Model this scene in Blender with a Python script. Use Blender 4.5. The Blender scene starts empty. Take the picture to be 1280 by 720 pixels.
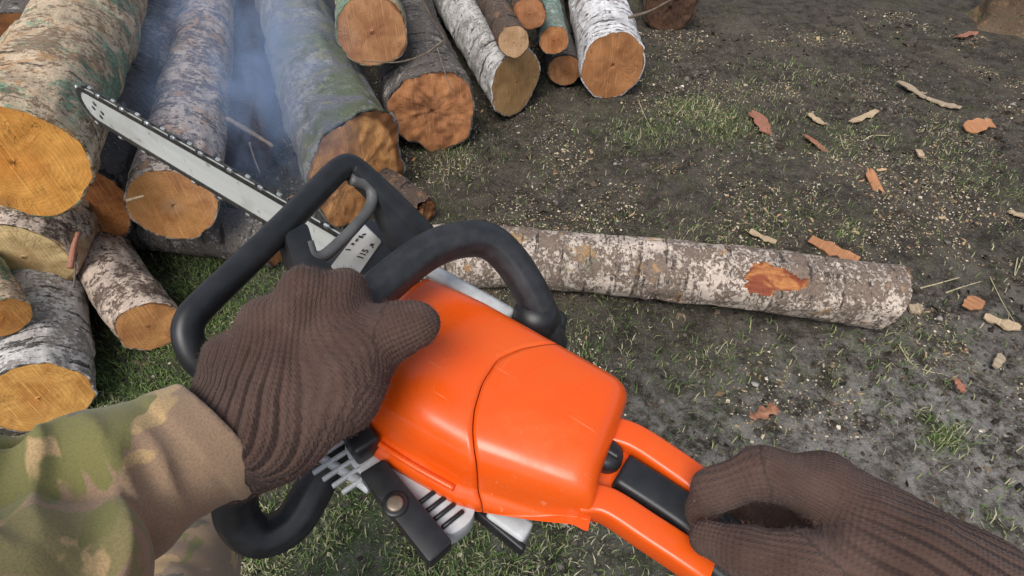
import bpy, bmesh, math, random
import numpy as np
from mathutils import Matrix, Vector

# ------------------------------------------------------------------ camera, sky, sun, exposure
scn = bpy.context.scene
COL = scn.collection
FPX, CAMH, PITCH = 700.0, 1.40, math.radians(46.0)      # focal length in 1280-px pixels, eye height, downward pitch
cam_d = bpy.data.cameras.new('camera'); cam = bpy.data.objects.new('camera', cam_d); COL.objects.link(cam)
cam.location = (0, 0, CAMH); cam.rotation_euler = (math.pi/2 - PITCH, 0, 0)
cam_d.sensor_width = 36.0; cam_d.lens = 36.0*FPX/1280.0
cam_d.clip_start = 0.02; cam_d.clip_end = 400.0
scn.camera = cam
SUN_EL, SUN_ROT = math.radians(58), math.radians(205)
world = bpy.data.worlds.new('World'); scn.world = world; world.use_nodes = True
wn = world.node_tree; wn.nodes.clear()
sky = wn.nodes.new('ShaderNodeTexSky'); sky.sky_type = 'NISHITA'; sky.sun_disc = False
sky.sun_elevation = SUN_EL; sky.sun_rotation = SUN_ROT; sky.dust_density = 3.0; sky.air_density = 1.0; sky.ozone_density = 1.0
hs = wn.nodes.new('ShaderNodeHueSaturation'); hs.inputs['Saturation'].default_value = 0.6
bg = wn.nodes.new('ShaderNodeBackground'); bg.inputs['Strength'].default_value = 0.105
wo = wn.nodes.new('ShaderNodeOutputWorld')
wn.links.new(sky.outputs[0], hs.inputs['Color']); wn.links.new(hs.outputs[0], bg.inputs['Color']); wn.links.new(bg.outputs[0], wo.inputs['Surface'])
sun_d = bpy.data.lights.new('sun', 'SUN'); sun_d.energy = 1.5; sun_d.angle = math.radians(36); sun_d.color = (1.0, 0.965, 0.91)
sun = bpy.data.objects.new('sun', sun_d); COL.objects.link(sun)
sd = Vector((math.sin(SUN_ROT)*math.cos(SUN_EL), math.cos(SUN_ROT)*math.cos(SUN_EL), math.sin(SUN_EL)))
sun.rotation_euler = (-sd).to_track_quat('-Z', 'Y').to_euler(); sun.location = (0, 0, 6)
scn.view_settings.view_transform = 'Standard'; scn.view_settings.look = 'None'
scn.view_settings.exposure = 0.6; scn.view_settings.gamma = 1.0
scn.render.engine = 'CYCLES'
scn.cycles.use_denoising = True
scn.cycles.max_bounces = 6; scn.cycles.diffuse_bounces = 3; scn.cycles.glossy_bounces = 3; scn.cycles.transmission_bounces = 3; scn.cycles.volume_bounces = 1

# ------------------------------------------------------------------ helpers
random.seed(7); rng = np.random.default_rng(11)
_c, _s = math.cos(PITCH), math.sin(PITCH)
CX, CY, CZ = np.array([1., 0, 0]), np.array([0, _s, _c]), np.array([0, _c, -_s])
CAM = np.array([0, 0, CAMH])
def ray(px, py): return (px-640)/FPX*CX + (360-py)/FPX*CY + CZ
def P(px, py, d): return CAM + ray(px, py)*d                       # a point d metres deep
def G(px, py, z=0.0):                                              # a point at height z
    r = ray(px, py); return CAM + r*((z-CAMH)/r[2])
def nrm(v): v = np.asarray(v, float); return v/np.linalg.norm(v)

def _hash(ix, iy, iz, seed):
    h = (ix*374761393 + iy*668265263 + iz*2147483647 + seed*1274126177) & 0xFFFFFFFF
    h = ((h ^ (h >> 13))*1274126177) & 0xFFFFFFFF
    h = ((h ^ (h >> 16))*2246822519) & 0xFFFFFFFF
    return ((h ^ (h >> 15)) & 0xFFFFFF)/float(0xFFFFFF)*2-1
def vnoise(p, seed=0):
    p = np.asarray(p, float); i = np.floor(p).astype(np.int64); f = p-i; f = f*f*(3-2*f); r = 0
    for dx in (0, 1):
        wx = f[..., 0] if dx else 1-f[..., 0]
        for dy in (0, 1):
            wy = f[..., 1] if dy else 1-f[..., 1]
            for dz in (0, 1):
                wz = f[..., 2] if dz else 1-f[..., 2]
                r = r + wx*wy*wz*_hash(i[..., 0]+dx, i[..., 1]+dy, i[..., 2]+dz, seed)
    return r
def fbm(p, oct=4, seed=0, gain=.5):
    p = np.asarray(p, float); a = 1; s = 0; r = 0
    for k in range(oct):
        r = r + a*vnoise(p*(2.03**k), seed+k*17); s += a; a *= gain
    return r/s

def mesh(name, v, f, material=None, smooth=True):
    me = bpy.data.meshes.new(name)
    v = np.asarray(v, float)
    me.from_pydata(v.tolist(), [], [tuple(int(i) for i in q) for q in f] if not isinstance(f, np.ndarray) else f.tolist())
    if material: me.materials.append(material)
    if smooth: me.polygons.foreach_set('use_smooth', [True]*len(me.polygons))
    me.update(); return me
def obj(name, me, parent=None, mat=None):
    o = bpy.data.objects.new(name, me); COL.objects.link(o)
    if parent: o.parent = parent
    if mat and me: me.materials.append(mat)
    return o
def tag(o, label=None, cat=None, group=None, kind=None):
    if label: o['label'] = label
    if cat: o['category'] = cat
    if group: o['group'] = group
    if kind: o['kind'] = kind
    return o
def empty(name, label, cat, loc=(0, 0, 0), group=None):
    o = bpy.data.objects.new(name, None); COL.objects.link(o); o.location = loc; o.empty_display_size = .05
    return tag(o, label, cat, group)
def frame(o, x, y, z, loc):
    m = Matrix(((x[0], y[0], z[0], loc[0]), (x[1], y[1], z[1], loc[1]), (x[2], y[2], z[2], loc[2]), (0, 0, 0, 1)))
    o.matrix_world = m; return o
def spline(pts, n):
    pts = np.asarray(pts, float); m = len(pts); out = []
    ext = np.vstack([2*pts[0]-pts[1], pts, 2*pts[-1]-pts[-2]])
    for t in np.linspace(0, m-1-1e-9, n):
        i = int(t); u = t-i; a, b, c, d = ext[i:i+4]
        out.append(.5*((2*b)+(-a+c)*u+(2*a-5*b+4*c-d)*u*u+(-a+3*b-3*c+d)*u**3))
    return np.array(out)
def tube(path, rad, seg=12, caps=True, prof=None):
    path = np.asarray(path, float); n = len(path); rad = np.broadcast_to(rad, (n,))
    T = np.gradient(path, axis=0); T /= np.linalg.norm(T, axis=1)[:, None]
    u = np.cross(T[0], (0, 0, 1.)); u = u if np.linalg.norm(u) > .1 else np.cross(T[0], (1., 0, 0)); u = nrm(u)
    V = []; a = np.arange(seg)/seg*2*np.pi; pr = np.ones(seg) if prof is None else prof(a)
    for i in range(n):
        u = nrm(u-T[i]*(u@T[i])); w = np.cross(T[i], u)
        V.append(path[i]+rad[i]*pr[:, None]*(np.cos(a)[:, None]*u+np.sin(a)[:, None]*w))
    V = np.vstack(V); F = []
    for i in range(n-1):
        for j in range(seg):
            k = (j+1) % seg; F.append((i*seg+j, i*seg+k, (i+1)*seg+k, (i+1)*seg+j))
    if caps: F.append(tuple(range(seg-1, -1, -1))); F.append(tuple((n-1)*seg+j for j in range(seg)))
    return V, F
def join(parts):
    V = []; F = []; b = 0
    for v, f in parts:
        V.append(np.asarray(v, float)); F += [tuple(i+b for i in q) for q in f]; b += len(v)
    return np.vstack(V), F
def rbox(c, d, bev=.004, seg=2, rot=None):
    bm = bmesh.new(); bmesh.ops.create_cube(bm, size=1)
    for v in bm.verts: v.co = Vector((v.co.x*d[0], v.co.y*d[1], v.co.z*d[2]))
    if bev: bmesh.ops.bevel(bm, geom=bm.edges[:], offset=bev, segments=seg, profile=.6, affect='EDGES')
    v = np.array([x.co for x in bm.verts]); bm.verts.index_update(); f = [tuple(q.index for q in p.verts) for p in bm.faces]; bm.free()
    if rot is not None: v = v@np.array(rot).T
    return v+np.asarray(c, float), f
def rotm(axis, deg): return np.array(Matrix.Rotation(math.radians(deg), 3, axis))
def lathe(prof, seg=24, axis='Z', c=(0, 0, 0)):
    V = []; F = []; a = np.arange(seg)/seg*2*np.pi
    for r, z in prof: V += [(r*math.cos(t), r*math.sin(t), z) for t in a]
    for i in range(len(prof)-1):
        for j in range(seg):
            k = (j+1) % seg; F.append((i*seg+j, i*seg+k, (i+1)*seg+k, (i+1)*seg+j))
    F.append(tuple(range(seg-1, -1, -1))); F.append(tuple((len(prof)-1)*seg+j for j in range(seg)))
    V = np.array(V)
    if axis == 'Y': V = V[:, [0, 2, 1]]*np.array([1, 1, -1])
    if axis == 'X': V = V[:, [2, 1, 0]]*np.array([1, 1, -1])
    return V+np.asarray(c, float), F
def slab(outline, holes, thick):
    """flat plate in xy with window holes, thickness along z"""
    bm = bmesh.new(); loops = []
    for lp in [outline]+list(holes):
        vs = [bm.verts.new((p[0], p[1], -thick/2)) for p in lp]
        loops.append([bm.edges.new((vs[i], vs[(i+1) % len(vs)])) for i in range(len(vs))])
    r = bmesh.ops.triangle_fill(bm, use_beauty=True, use_dissolve=False, edges=[e for l in loops for e in l])
    fs = [g for g in r['geom'] if isinstance(g, bmesh.types.BMFace)]
    ex = bmesh.ops.extrude_face_region(bm, geom=fs)
    for g in ex['geom']:
        if isinstance(g, bmesh.types.BMVert): g.co.z += thick
    bmesh.ops.recalc_face_normals(bm, faces=bm.faces[:])
    bm.verts.index_update(); v = np.array([x.co for x in bm.verts]); f = [tuple(q.index for q in p.verts) for p in bm.faces]; bm.free()
    return v, f
def bevel_mod(o, w, seg=2, ang=35):
    m = o.modifiers.new('bevel', 'BEVEL'); m.width = w; m.segments = seg; m.limit_method = 'ANGLE'; m.angle_limit = math.radians(ang)
    return o
def fillet(pts, r, n=5):
    pts = np.asarray(pts, float); out = []; m = len(pts)
    for i in range(m):
        a, b, c = pts[i-1], pts[i], pts[(i+1) % m]
        k = min(r, .45*np.linalg.norm(a-b), .45*np.linalg.norm(c-b)); p0 = b+nrm(a-b)*k; p1 = b+nrm(c-b)*k
        for t in np.linspace(0, 1, n): out.append((1-t)**2*p0+2*t*(1-t)*b+t*t*p1)
    return out

# ---- signed distance modelling (gloves, sleeves)
def sd_cone(p, a, b, ra, rb):
    a = np.asarray(a); b = np.asarray(b); ab = b-a; t = np.clip(((p-a)@ab)/(ab@ab), 0, 1)
    return np.linalg.norm(p-a-t[..., None]*ab, axis=-1)-(ra+(rb-ra)*t)
def smin(a, b, k):
    h = np.clip(.5+.5*(b-a)/k, 0, 1); return b+(a-b)*h-k*h*(1-h)
def surface_nets(fn, lo, hi, h):
    lo = np.asarray(lo, float); n = np.ceil((np.asarray(hi)-lo)/h).astype(int)+1
    g = np.stack(np.meshgrid(*[np.arange(k) for k in n], indexing='ij'), -1)*h+lo
    val = fn(g.reshape(-1, 3)).reshape(n)
    ins = val < 0
    cs = [ins[dx:n[0]-1+dx, dy:n[1]-1+dy, dz:n[2]-1+dz] for dx in (0, 1) for dy in (0, 1) for dz in (0, 1)]
    cnt = sum(c.astype(np.int8) for c in cs); act = (cnt > 0) & (cnt < 8)
    idx = -np.ones(act.shape, int); ids = np.argwhere(act); idx[act] = np.arange(len(ids))
    acc = np.zeros((len(ids), 3)); num = np.zeros(len(ids))
    corner = [(dx, dy, dz) for dx in (0, 1) for dy in (0, 1) for dz in (0, 1)]
    for a in range(8):
        for b in range(a+1, 8):
            d = np.array(corner[b])-np.array(corner[a])
            if np.abs(d).sum() != 1: continue
            pa = ids+np.array(corner[a]); pb = ids+np.array(corner[b])
            va = val[tuple(pa.T)]; vb = val[tuple(pb.T)]; m = (va < 0) != (vb < 0)
            t = np.where(m, va/np.where(m, va-vb, 1), 0)
            acc += np.where(m[:, None], pa+t[:, None]*d, 0); num += m
    V = lo+h*acc/num[:, None]
    for _ in range(2):                                              # pull the vertices onto the surface
        e = h*.35; d0 = fn(V); gr = np.stack([fn(V+np.eye(3)[k]*e)-d0 for k in range(3)], -1)/e
        gr /= np.maximum(np.linalg.norm(gr, axis=1), .3)[:, None]; V = V-np.clip(d0, -h, h)[:, None]*gr
    F = []
    for ax in range(3):
        o1, o2 = [(1, 2), (2, 0), (0, 1)][ax]
        sl0 = [slice(None)]*3; sl1 = [slice(None)]*3; sl0[ax] = slice(0, n[ax]-1); sl1[ax] = slice(1, n[ax])
        ch = ins[tuple(sl0)] != ins[tuple(sl1)]; flip = ins[tuple(sl0)]
        e = np.argwhere(ch); fl = flip[ch]
        ok = (e[:, o1] > 0) & (e[:, o2] > 0) & (e[:, o1] < n[o1]-1) & (e[:, o2] < n[o2]-1); e = e[ok]; fl = fl[ok]
        q = []
        for a, b in ((0, 0), (-1, 0), (-1, -1), (0, -1)):
            c = e.copy(); c[:, o1] += a; c[:, o2] += b; q.append(idx[tuple(c.T)])
        q = np.stack(q, 1); q[~fl] = q[~fl][:, ::-1]; F.append(q)
    F = np.vstack(F); return V, F[(F >= 0).all(1)]
def set_attr(me, name, arr):
    a = me.attributes.new(name, 'FLOAT', 'POINT'); a.data.foreach_set('value', np.asarray(arr, np.float32))

# ---- node helpers
class NT:
    def __init__(s, name):
        s.m = bpy.data.materials.new(name); s.m.use_nodes = True; s.t = s.m.node_tree; s.t.nodes.clear()
        s.out = s.t.nodes.new('ShaderNodeOutputMaterial')
    def n(s, typ, **kw):
        nd = s.t.nodes.new('ShaderNode'+typ)
        for k, v in kw.items():
            if k.startswith('_'): setattr(nd, k[1:], v)
            else:
                key = k.replace('__', ' ')
                sock = nd.inputs[int(key[1:])] if key[0] == 'i' and key[1:].isdigit() else nd.inputs[key]
                if isinstance(v, bpy.types.NodeSocket): s.t.links.new(v, sock)
                else: sock.default_value = v
        return nd
    def math(s, op, a, b=0.0, clamp=False):
        nd = s.n('Math', _operation=op, i0=a, i1=b); nd.use_clamp = clamp; return nd.outputs[0]
    def coord(s, scale=(1, 1, 1), loc=(0, 0, 0), rot=(0, 0, 0), src='Object'):
        c = s.n('TexCoord'); return s.n('Mapping', Vector=c.outputs[src], Scale=scale, Location=loc, Rotation=rot).outputs[0]
    def noise(s, vec, scale, detail=4, rough=.55, dist=0.0, w=None):
        nd = s.n('TexNoise', _noise_dimensions='4D' if w is not None else '3D')
        s.t.links.new(vec, nd.inputs['Vector']); nd.inputs['Scale'].default_value = scale; nd.inputs['Detail'].default_value = detail
        nd.inputs['Roughness'].default_value = rough; nd.inputs['Distortion'].default_value = dist
        if w is not None: nd.inputs['W'].default_value = w
        return nd.outputs['Fac']
    def step(s, v, lo, hi): return s.n('MapRange', _interpolation_type='SMOOTHSTEP', Value=v, From__Min=lo, From__Max=hi).outputs[0]
    def mix(s, f, a, b, mode='MIX'):
        nd = s.n('MixRGB', _blend_type=mode, Fac=f)
        for k, c in (('Color1', a), ('Color2', b)):
            if isinstance(c, bpy.types.NodeSocket): s.t.links.new(c, nd.inputs[k])
            else: nd.inputs[k].default_value = (c[0], c[1], c[2], 1)
        return nd.outputs[0]
    def attr(s, name): return s.n('Attribute', _attribute_name=name).outputs['Fac']
    def bump(s, h, strength, dist, normal=None):
        nd = s.n('Bump', Height=h, Strength=strength, Distance=dist)
        if normal is not None: s.t.links.new(normal, nd.inputs['Normal'])
        return nd.outputs[0]
    def done(s, col, rough=.6, normal=None, **kw):
        b = s.n('BsdfPrincipled')
        def put(k, v):
            if isinstance(v, bpy.types.NodeSocket): s.t.links.new(v, b.inputs[k])
            elif isinstance(v, (tuple, list)): b.inputs[k].default_value = (*v[:3], 1)
            else: b.inputs[k].default_value = v
        put('Base Color', col); put('Roughness', rough)
        if normal is not None: put('Normal', normal)
        for k, v in kw.items(): put(k.replace('__', ' '), v)
        s.t.links.new(b.outputs[0], s.out.inputs['Surface']); return s.m
def plain(name, col, rough=.5, var=.15, grime=None, scale=40, bump=.15, **kw):
    t = NT(name); c = t.coord(); n1 = t.noise(c, scale, 5); n2 = t.noise(c, scale*.2, 4)
    a = t.mix(t.step(n1, .3, .75), tuple(x*(1-var) for x in col), tuple(min(1, x*(1+var)) for x in col))
    if grime: a = t.mix(t.math('MULTIPLY', t.step(n2, .55, .75), .75), a, grime)
    r = t.math('ADD', t.math('MULTIPLY', n2, .3), rough-.15)
    return t.done(a, r, t.bump(n1, bump, .001), **kw)

# ------------------------------------------------------------------ materials of the place
def bark(name, base, dark, pale, accent, lichen, tp=.52, ta=.62, tl=.66, td=.55, w=0.0, fine=1.0, pale2=None):
    t = NT(name)
    c = t.coord(scale=(1, 1, 1.25)); ring = t.coord(scale=(5, 5, 46)); fib = t.coord(scale=(34, 34, 9))
    big = t.noise(c, 6.0, 6, .68, .7, w); mid = t.noise(c, 24, 6, .72, .6, w+3); sm = t.noise(c, 85, 5, .74, .3, w+5)
    lent = t.noise(ring, 1.0, 4, .6, .4, w+7); fb = t.noise(fib, 1.0, 4, .65, .6, w+8)
    k = t.math('ADD', t.math('MULTIPLY', big, .50), t.math('MULTIPLY', mid, .52))
    col = t.mix(t.step(sm, .32, .68), tuple(x*.6 for x in base), tuple(min(1, x*1.25) for x in base))
    pm = t.step(t.math('ADD', k, t.math('MULTIPLY', t.math('SUBTRACT', sm, .5), .55)), tp-.035, tp+.035)
    pc = t.mix(t.step(fb, .4, .6), pale, pale2 or tuple(x*.72 for x in pale))
    pc = t.mix(t.math('MULTIPLY', t.step(mid, .4, .65), .6), pc, tuple(x*.62 for x in pale))
    col = t.mix(pm, col, pc)
    am = t.step(t.math('ADD', t.noise(c, 9, 6, .6, .8, w+11), t.math('MULTIPLY', t.math('SUBTRACT', fb, .5), .25)), ta, ta+.06)
    col = t.mix(t.math('MULTIPLY', am, .85), col, accent)
    dm = t.step(t.math('ADD', t.math('MULTIPLY', lent, .55), t.math('MULTIPLY', mid, .5)), td, td+.05)
    col = t.mix(t.math('MULTIPLY', dm, .9), col, dark)
    sp = t.step(sm, .63, .70); col = t.mix(t.math('MULTIPLY', sp, .7*fine), col, dark)
    lm = t.step(t.math('ADD', t.noise(c, 4.2, 5, .6, .5, w+21), t.math('MULTIPLY', t.math('SUBTRACT', sm, .5), .5)), tl, tl+.05)
    lcol = t.mix(t.step(sm, .35, .62), tuple(x*.45 for x in lichen), lichen)
    col = t.mix(t.math('MULTIPLY', lm, .85), col, lcol)
    h = t.math('ADD', t.math('MULTIPLY', pm, .35), t.math('ADD', t.math('MULTIPLY', sm, .55), t.math('ADD', t.math('MULTIPLY', fb, .5), t.math('MULTIPLY', dm, -.4))))
    return t.done(col, .82, t.bump(h, .9, .006), Specular__IOR__Level=.25)
def cutwood(name, a, b, heart, w=0.0, cx=.0, cy=.0, R=.15, ang=.5, hs_=.5):
    t = NT(name); c = t.coord(loc=(-cx, -cy, 0)); c2 = t.coord()
    sx = t.n('SeparateXYZ', Vector=c)
    wob = t.noise(c2, 9, 3, .5, 0, w)
    r = t.math('SQRT', t.math('ADD', t.math('POWER', sx.outputs[0], 2.0), t.math('POWER', sx.outputs[1], 2.0)))
    r = t.math('ADD', r, t.math('MULTIPLY', t.math('SUBTRACT', wob, .5), .05))
    rings = t.n('Math', _operation='SINE', i0=t.math('MULTIPLY', r, 640.0)).outputs[0]
    blot = t.noise(c2, 11, 6, .6, .8, w+2); fine = t.noise(c2, 90, 4, .6, 0, w+4)
    saw = t.noise(t.coord(scale=(260, 7, 1), rot=(0, 0, ang)), 1.0, 3, .6, .3, w+6)
    rad = t.noise(t.coord(scale=(14, 14, 14)), 1.0, 5, .7, 2.0, w+9)
    col = t.mix(t.step(blot, .32, .70), tuple(min(1, x*1.1) for x in a), tuple(x*.82 for x in b))
    col = t.mix(t.math('MULTIPLY', t.step(rings, -.4, 1.0), .26), col, tuple(x*.55 for x in a))
    col = t.mix(t.math('MULTIPLY', t.step(r, R*hs_, R*.05), .55), col, heart)
    col = t.mix(t.math('MULTIPLY', t.step(saw, .52, .68), .5), col, tuple(min(1, x*1.5+.03) for x in a))
    col = t.mix(t.math('MULTIPLY', t.step(rad, .60, .70), .45), col, tuple(x*.4 for x in heart))
    col = t.mix(t.math('MULTIPLY', t.step(fine, .5, .8), .3), col, tuple(x*.5 for x in b))
    col = t.mix(t.step(r, R*.93, R*1.02), col, tuple(x*.42 for x in b))
    an = t.n('Math', _operation='ARCTAN2', i0=sx.outputs[1], i1=sx.outputs[0]).outputs[0]
    cv = t.n('CombineXYZ', X=t.math('MULTIPLY', an, 2.6), Y=t.math('MULTIPLY', r, 5.0), Z=w*1.7).outputs[0]
    ck = t.noise(cv, 2.2, 3, .6, .3); ck = t.math('MULTIPLY', t.step(t.math('ABSOLUTE', t.math('SUBTRACT', ck, .5)), .010, .001), t.math('MULTIPLY', t.step(t.noise(c2, 7, 2, .5, 0, w+33), .52, .60), t.step(r, R*.10, R*.35)))
    col = t.mix(t.math('MULTIPLY', ck, .6), col, tuple(x*.28 for x in b))
    stn = t.noise(c2, 4.5, 4, .6, 1.0, w+15)
    col = t.mix(t.math('MULTIPLY', t.step(stn, .56, .74), .35), col, (.22, .13, .07))
    h = t.math('ADD', t.math('MULTIPLY', saw, .8), t.math('ADD', t.math('MULTIPLY', fine, .5), t.math('ADD', t.math('MULTIPLY', ck, -1.5), t.math('MULTIPLY', blot, 1.0))))
    return t.done(col, .72, t.bump(h, .6, .004), Specular__IOR__Level=.3)

def soil_mat():
    t = NT('soil'); c = t.coord()
    n1 = t.noise(c, 2.2, 5, .6, .5); n2 = t.noise(c, 14, 6, .65, .3); n3 = t.noise(c, 70, 5, .7); n4 = t.noise(c, 240, 3, .6)
    col = t.mix(t.step(n2, .3, .7), (.025, .021, .017), (.092, .079, .064))
    col = t.mix(t.math('MULTIPLY', t.step(n1, .45, .7), .5), col, (.125, .108, .085))
    col = t.mix(t.math('MULTIPLY', t.step(t.noise(c, 5.5, 6, .65, .8), .50, .64), t.math('MULTIPLY', t.step(n3, .35, .6), .6)), col, (.075, .085, .038))
    col = t.mix(t.math('MULTIPLY', t.attr('dry'), t.step(t.math('ADD', t.math('MULTIPLY', n2, .6), t.math('MULTIPLY', n3, .4)), .40, .62)), col, (.29, .275, .26))
    col = t.mix(t.math('MULTIPLY', t.attr('moss'), t.step(n3, .35, .6)), col, (.05, .075, .03))
    col = t.mix(t.math('MULTIPLY', t.step(n3, .58, .66), .55), col, (.20, .165, .12))
    col = t.mix(t.math('MULTIPLY', t.step(n4, .60, .68), .7), col, (.36, .31, .22))
    col = t.mix(t.math('MULTIPLY', t.step(n3, .40, .30), .7), col, (.012, .010, .009))
    h = t.math('ADD', t.math('MULTIPLY', n2, 1.2), t.math('ADD', n3, t.math('MULTIPLY', n4, .4)))
    return t.done(col, .93, t.bump(h, .9, .012), Specular__IOR__Level=.2)
def tinted(name, ramp, rough=.75, trans=False):
    t = NT(name); f = t.attr('tint')
    r = t.n('ValToRGB', Fac=f); e = r.color_ramp.elements
    while len(e) < len(ramp): e.new(.5)
    for i, (p, c) in enumerate(ramp): e[i].position = p; e[i].color = (*c, 1)
    return t.done(r.outputs[0], rough, Specular__IOR__Level=.2)

# ------------------------------------------------------------------ ground
def proj(p):
    d = p-CAM; z = np.maximum(d@CZ, .05); return 640+FPX*(d@CX)/z, 360-FPX*(d@CY)/z
def blobs(px, py, lst):
    r = np.zeros(px.shape)
    for x, y, rx, ry, a in lst: r += a*np.exp(-(((px-x)/rx)**2+((py-y)/ry)**2))
    return r
GRASS = [(440, 690, 260, 100, 1.25), (330, 620, 120, 80, .8), (640, 715, 110, 40, .6), (250, 420, 120, 80, .95), (130, 500, 110, 40, .9), (300, 370, 80, 50, .8),
         (780, 165, 45, 14, .55), (860, 150, 60, 22, .4), (1180, 553, 26, 17, 1.5), (820, 705, 60, 25, .25), (1060, 292, 14, 9, .8), (900, 145, 60, 25, .45),
         (1240, 650, 22, 15, .5), (720, 430, 110, 40, .22), (900, 470, 90, 50, .22), (560, 190, 50, 30, .3), (1120, 430, 18, 14, .4), (1200, 420, 25, 14, .35), (1150, 520, 12, 8, .5),
         (1060, 175, 60, 20, .25), (930, 290, 60, 14, .3)]
DRY = [(1240, 600, 140, 130, .85), (1100, 480, 180, 90, .5), (1000, 560, 170, 70, .5), (800, 560, 140, 90, .5), (520, 690, 260, 70, .7), (1230, 400, 80, 60, .2)]
def ground_z(x, y):
    p = np.stack([x, y, x*0+.5], -1)
    near = np.exp(-(np.maximum(np.hypot(x-.3, y-1.8)-3, 0)/6)**2)
    z = .024*fbm(p*2.1, 3, 5)+.013*fbm(p*8, 3, 9)+near*(.019*np.abs(fbm(p*21, 3, 21))**1.2+.006*fbm(p*62, 2, 31))
    return z-.006+.25*(1-near)*fbm(p*.07, 2, 3)
def axis(lo, hi, h, far):
    core = np.arange(lo, hi, h); a = [hi]; s = h
    while a[-1] < hi+far: s *= 1.16; a.append(a[-1]+s)
    b = [lo-h]; s = h
    while b[-1] > lo-far: s *= 1.16; b.append(b[-1]-s)
    return np.array(b[::-1]+list(core)+a)
gx, gy = axis(-1.9, 2.6, .0105, 90), axis(.35, 3.4, .0105, 90)
X, Y = np.meshgrid(gx, gy, indexing='ij'); Zg = ground_z(X, Y)
nx, ny = X.shape; ii = (np.arange(nx-1)[:, None]*ny+np.arange(ny-1)).ravel()
gv = np.stack([X.ravel(), Y.ravel(), Zg.ravel()], -1)
gm = mesh('ground', gv, np.stack([ii, ii+ny, ii+ny+1, ii+1], 1), soil_mat())
qx, qy = proj(gv)
lim = ((gv@CZ-CAM@CZ) > .2)
set_attr(gm, 'dry', np.clip(blobs(qx, qy, DRY), 0, 1)*lim); set_attr(gm, 'moss', np.clip(blobs(qx, qy, GRASS)*.8, 0, 1)*lim)
tag(obj('ground', gm), 'dark trodden soil strewn with sawdust and thin grass', None, None, 'structure')

def scatter(n, x0, x1, y0, y1):
    x = rng.uniform(x0, x1, n); y = rng.uniform(y0, y1, n); return np.stack([x, y, ground_z(x, y)], -1)
# grass blades
cand = scatter(420000, -2.1, 2.2, .3, 3.2); qx, qy = proj(cand)
dens = blobs(qx, qy, GRASS)
dens *= np.clip(.75+1.5*fbm(cand*np.array([7, 7, 0])+.3, 3, 77), 0, 1.8)
dens += .024+.19*np.clip(fbm(cand*np.array([2.1, 2.1, 0])+2.7, 3, 91)*2-.1, 0, 1)
g = cand[rng.random(len(cand)) < dens*.62]
n = len(g); L = rng.uniform(.014, .040, n)*(.8+.4*np.clip(blobs(*proj(g), [(1180, 553, 40, 30, 1)]), 0, 1)); th = rng.uniform(0, 2*np.pi, n); lean = rng.uniform(.25, 1.3, n)
d = np.stack([np.cos(th), np.sin(th), 0*th], -1); sdv = np.stack([-np.sin(th), np.cos(th), 0*th], -1); wd = rng.uniform(.0009, .0019, n)[:, None]
up = np.array([0, 0, 1.]); m1 = g+L[:, None]*(.5*up+.25*d*lean[:, None]); m2 = g+L[:, None]*((1.0-.35*lean)[:, None]*up+.85*d*lean[:, None])
V = np.stack([g-sdv*wd, g+sdv*wd, m1+sdv*wd*.9, m1-sdv*wd*.9, m2], 1).reshape(-1, 3)
b = np.arange(n)*5
me = bpy.data.meshes.new('grass')
me.from_pydata(V.tolist(), [], [(i, i+1, i+2, i+3) for i in b.tolist()]+[(i+3, i+2, i+4) for i in b.tolist()])
me.materials.append(tinted('grass_blade', [(0, (.05, .095, .022)), (.3, (.10, .16, .045)), (.58, (.19, .235, .09)), (.78, (.34, .33, .18)), (1, (.52, .46, .32))]))
tint = np.clip(rng.beta(1.5, 1.3, n)+.15*fbm(g*np.array([5, 5, 0]), 2, 8), 0, 1)
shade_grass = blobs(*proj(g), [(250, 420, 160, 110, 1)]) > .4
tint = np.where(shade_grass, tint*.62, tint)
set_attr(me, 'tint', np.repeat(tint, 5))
tag(obj('grass', me), 'short thin grass growing through the trodden soil', 'grass', None, 'stuff')
# sawdust and shavings
def flakes(name, n, size, ramp, label, box, dfun, aspect=(.4, 1.0), flat=.5):
    c = scatter(n, *box); c = c[rng.random(n) < dfun(c)]; n = len(c)
    a = rng.normal(size=(n, 3)); a[:, 2] *= flat; a /= np.linalg.norm(a, axis=1)[:, None]
    u = np.cross(a, rng.normal(size=(n, 3))); u[:, 2] *= flat; u /= np.linalg.norm(u, axis=1)[:, None]
    s = rng.uniform(*size, n)[:, None]*np.exp(rng.normal(0, .35, n))[:, None]; r = rng.uniform(*aspect, n)[:, None]
    c = c+np.array([0, 0, .0015]); k = s*r*u*.5; h = s*a*.5; bend = np.cross(a, u)*s*.18
    V = np.stack([c-h-k, c+h-k*.8, c+h*.9+k, c-h*.8+k, c+bend], 1).reshape(-1, 3); b = (np.arange(n)*5).tolist()
    me = bpy.data.meshes.new(name); me.from_pydata(V.tolist(), [], [t for i in b for t in ((i, i+1, i+4), (i+1, i+2, i+4), (i+2, i+3, i+4), (i+3, i, i+4))])
    me.materials.append(tinted(name, ramp)); set_attr(me, 'tint', np.repeat(rng.random(n), 5))
    return tag(obj(name, me), label, name.split('_')[-1], None, 'stuff')
patch = lambda c: np.clip(.10+2.6*fbm(c*np.array([4.3, 4.3, 0]), 4, 41), .02, 1)
flakes('sawdust', 130000, (.0030, .0072), [(0, (.15, .10, .055)), (.4, (.36, .28, .17)), (.75, (.55, .47, .33)), (1, (.66, .60, .48))],
       'pale sawdust flecks scattered over the soil', (-2.1, 2.9, .3, 3.9), patch)
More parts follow.
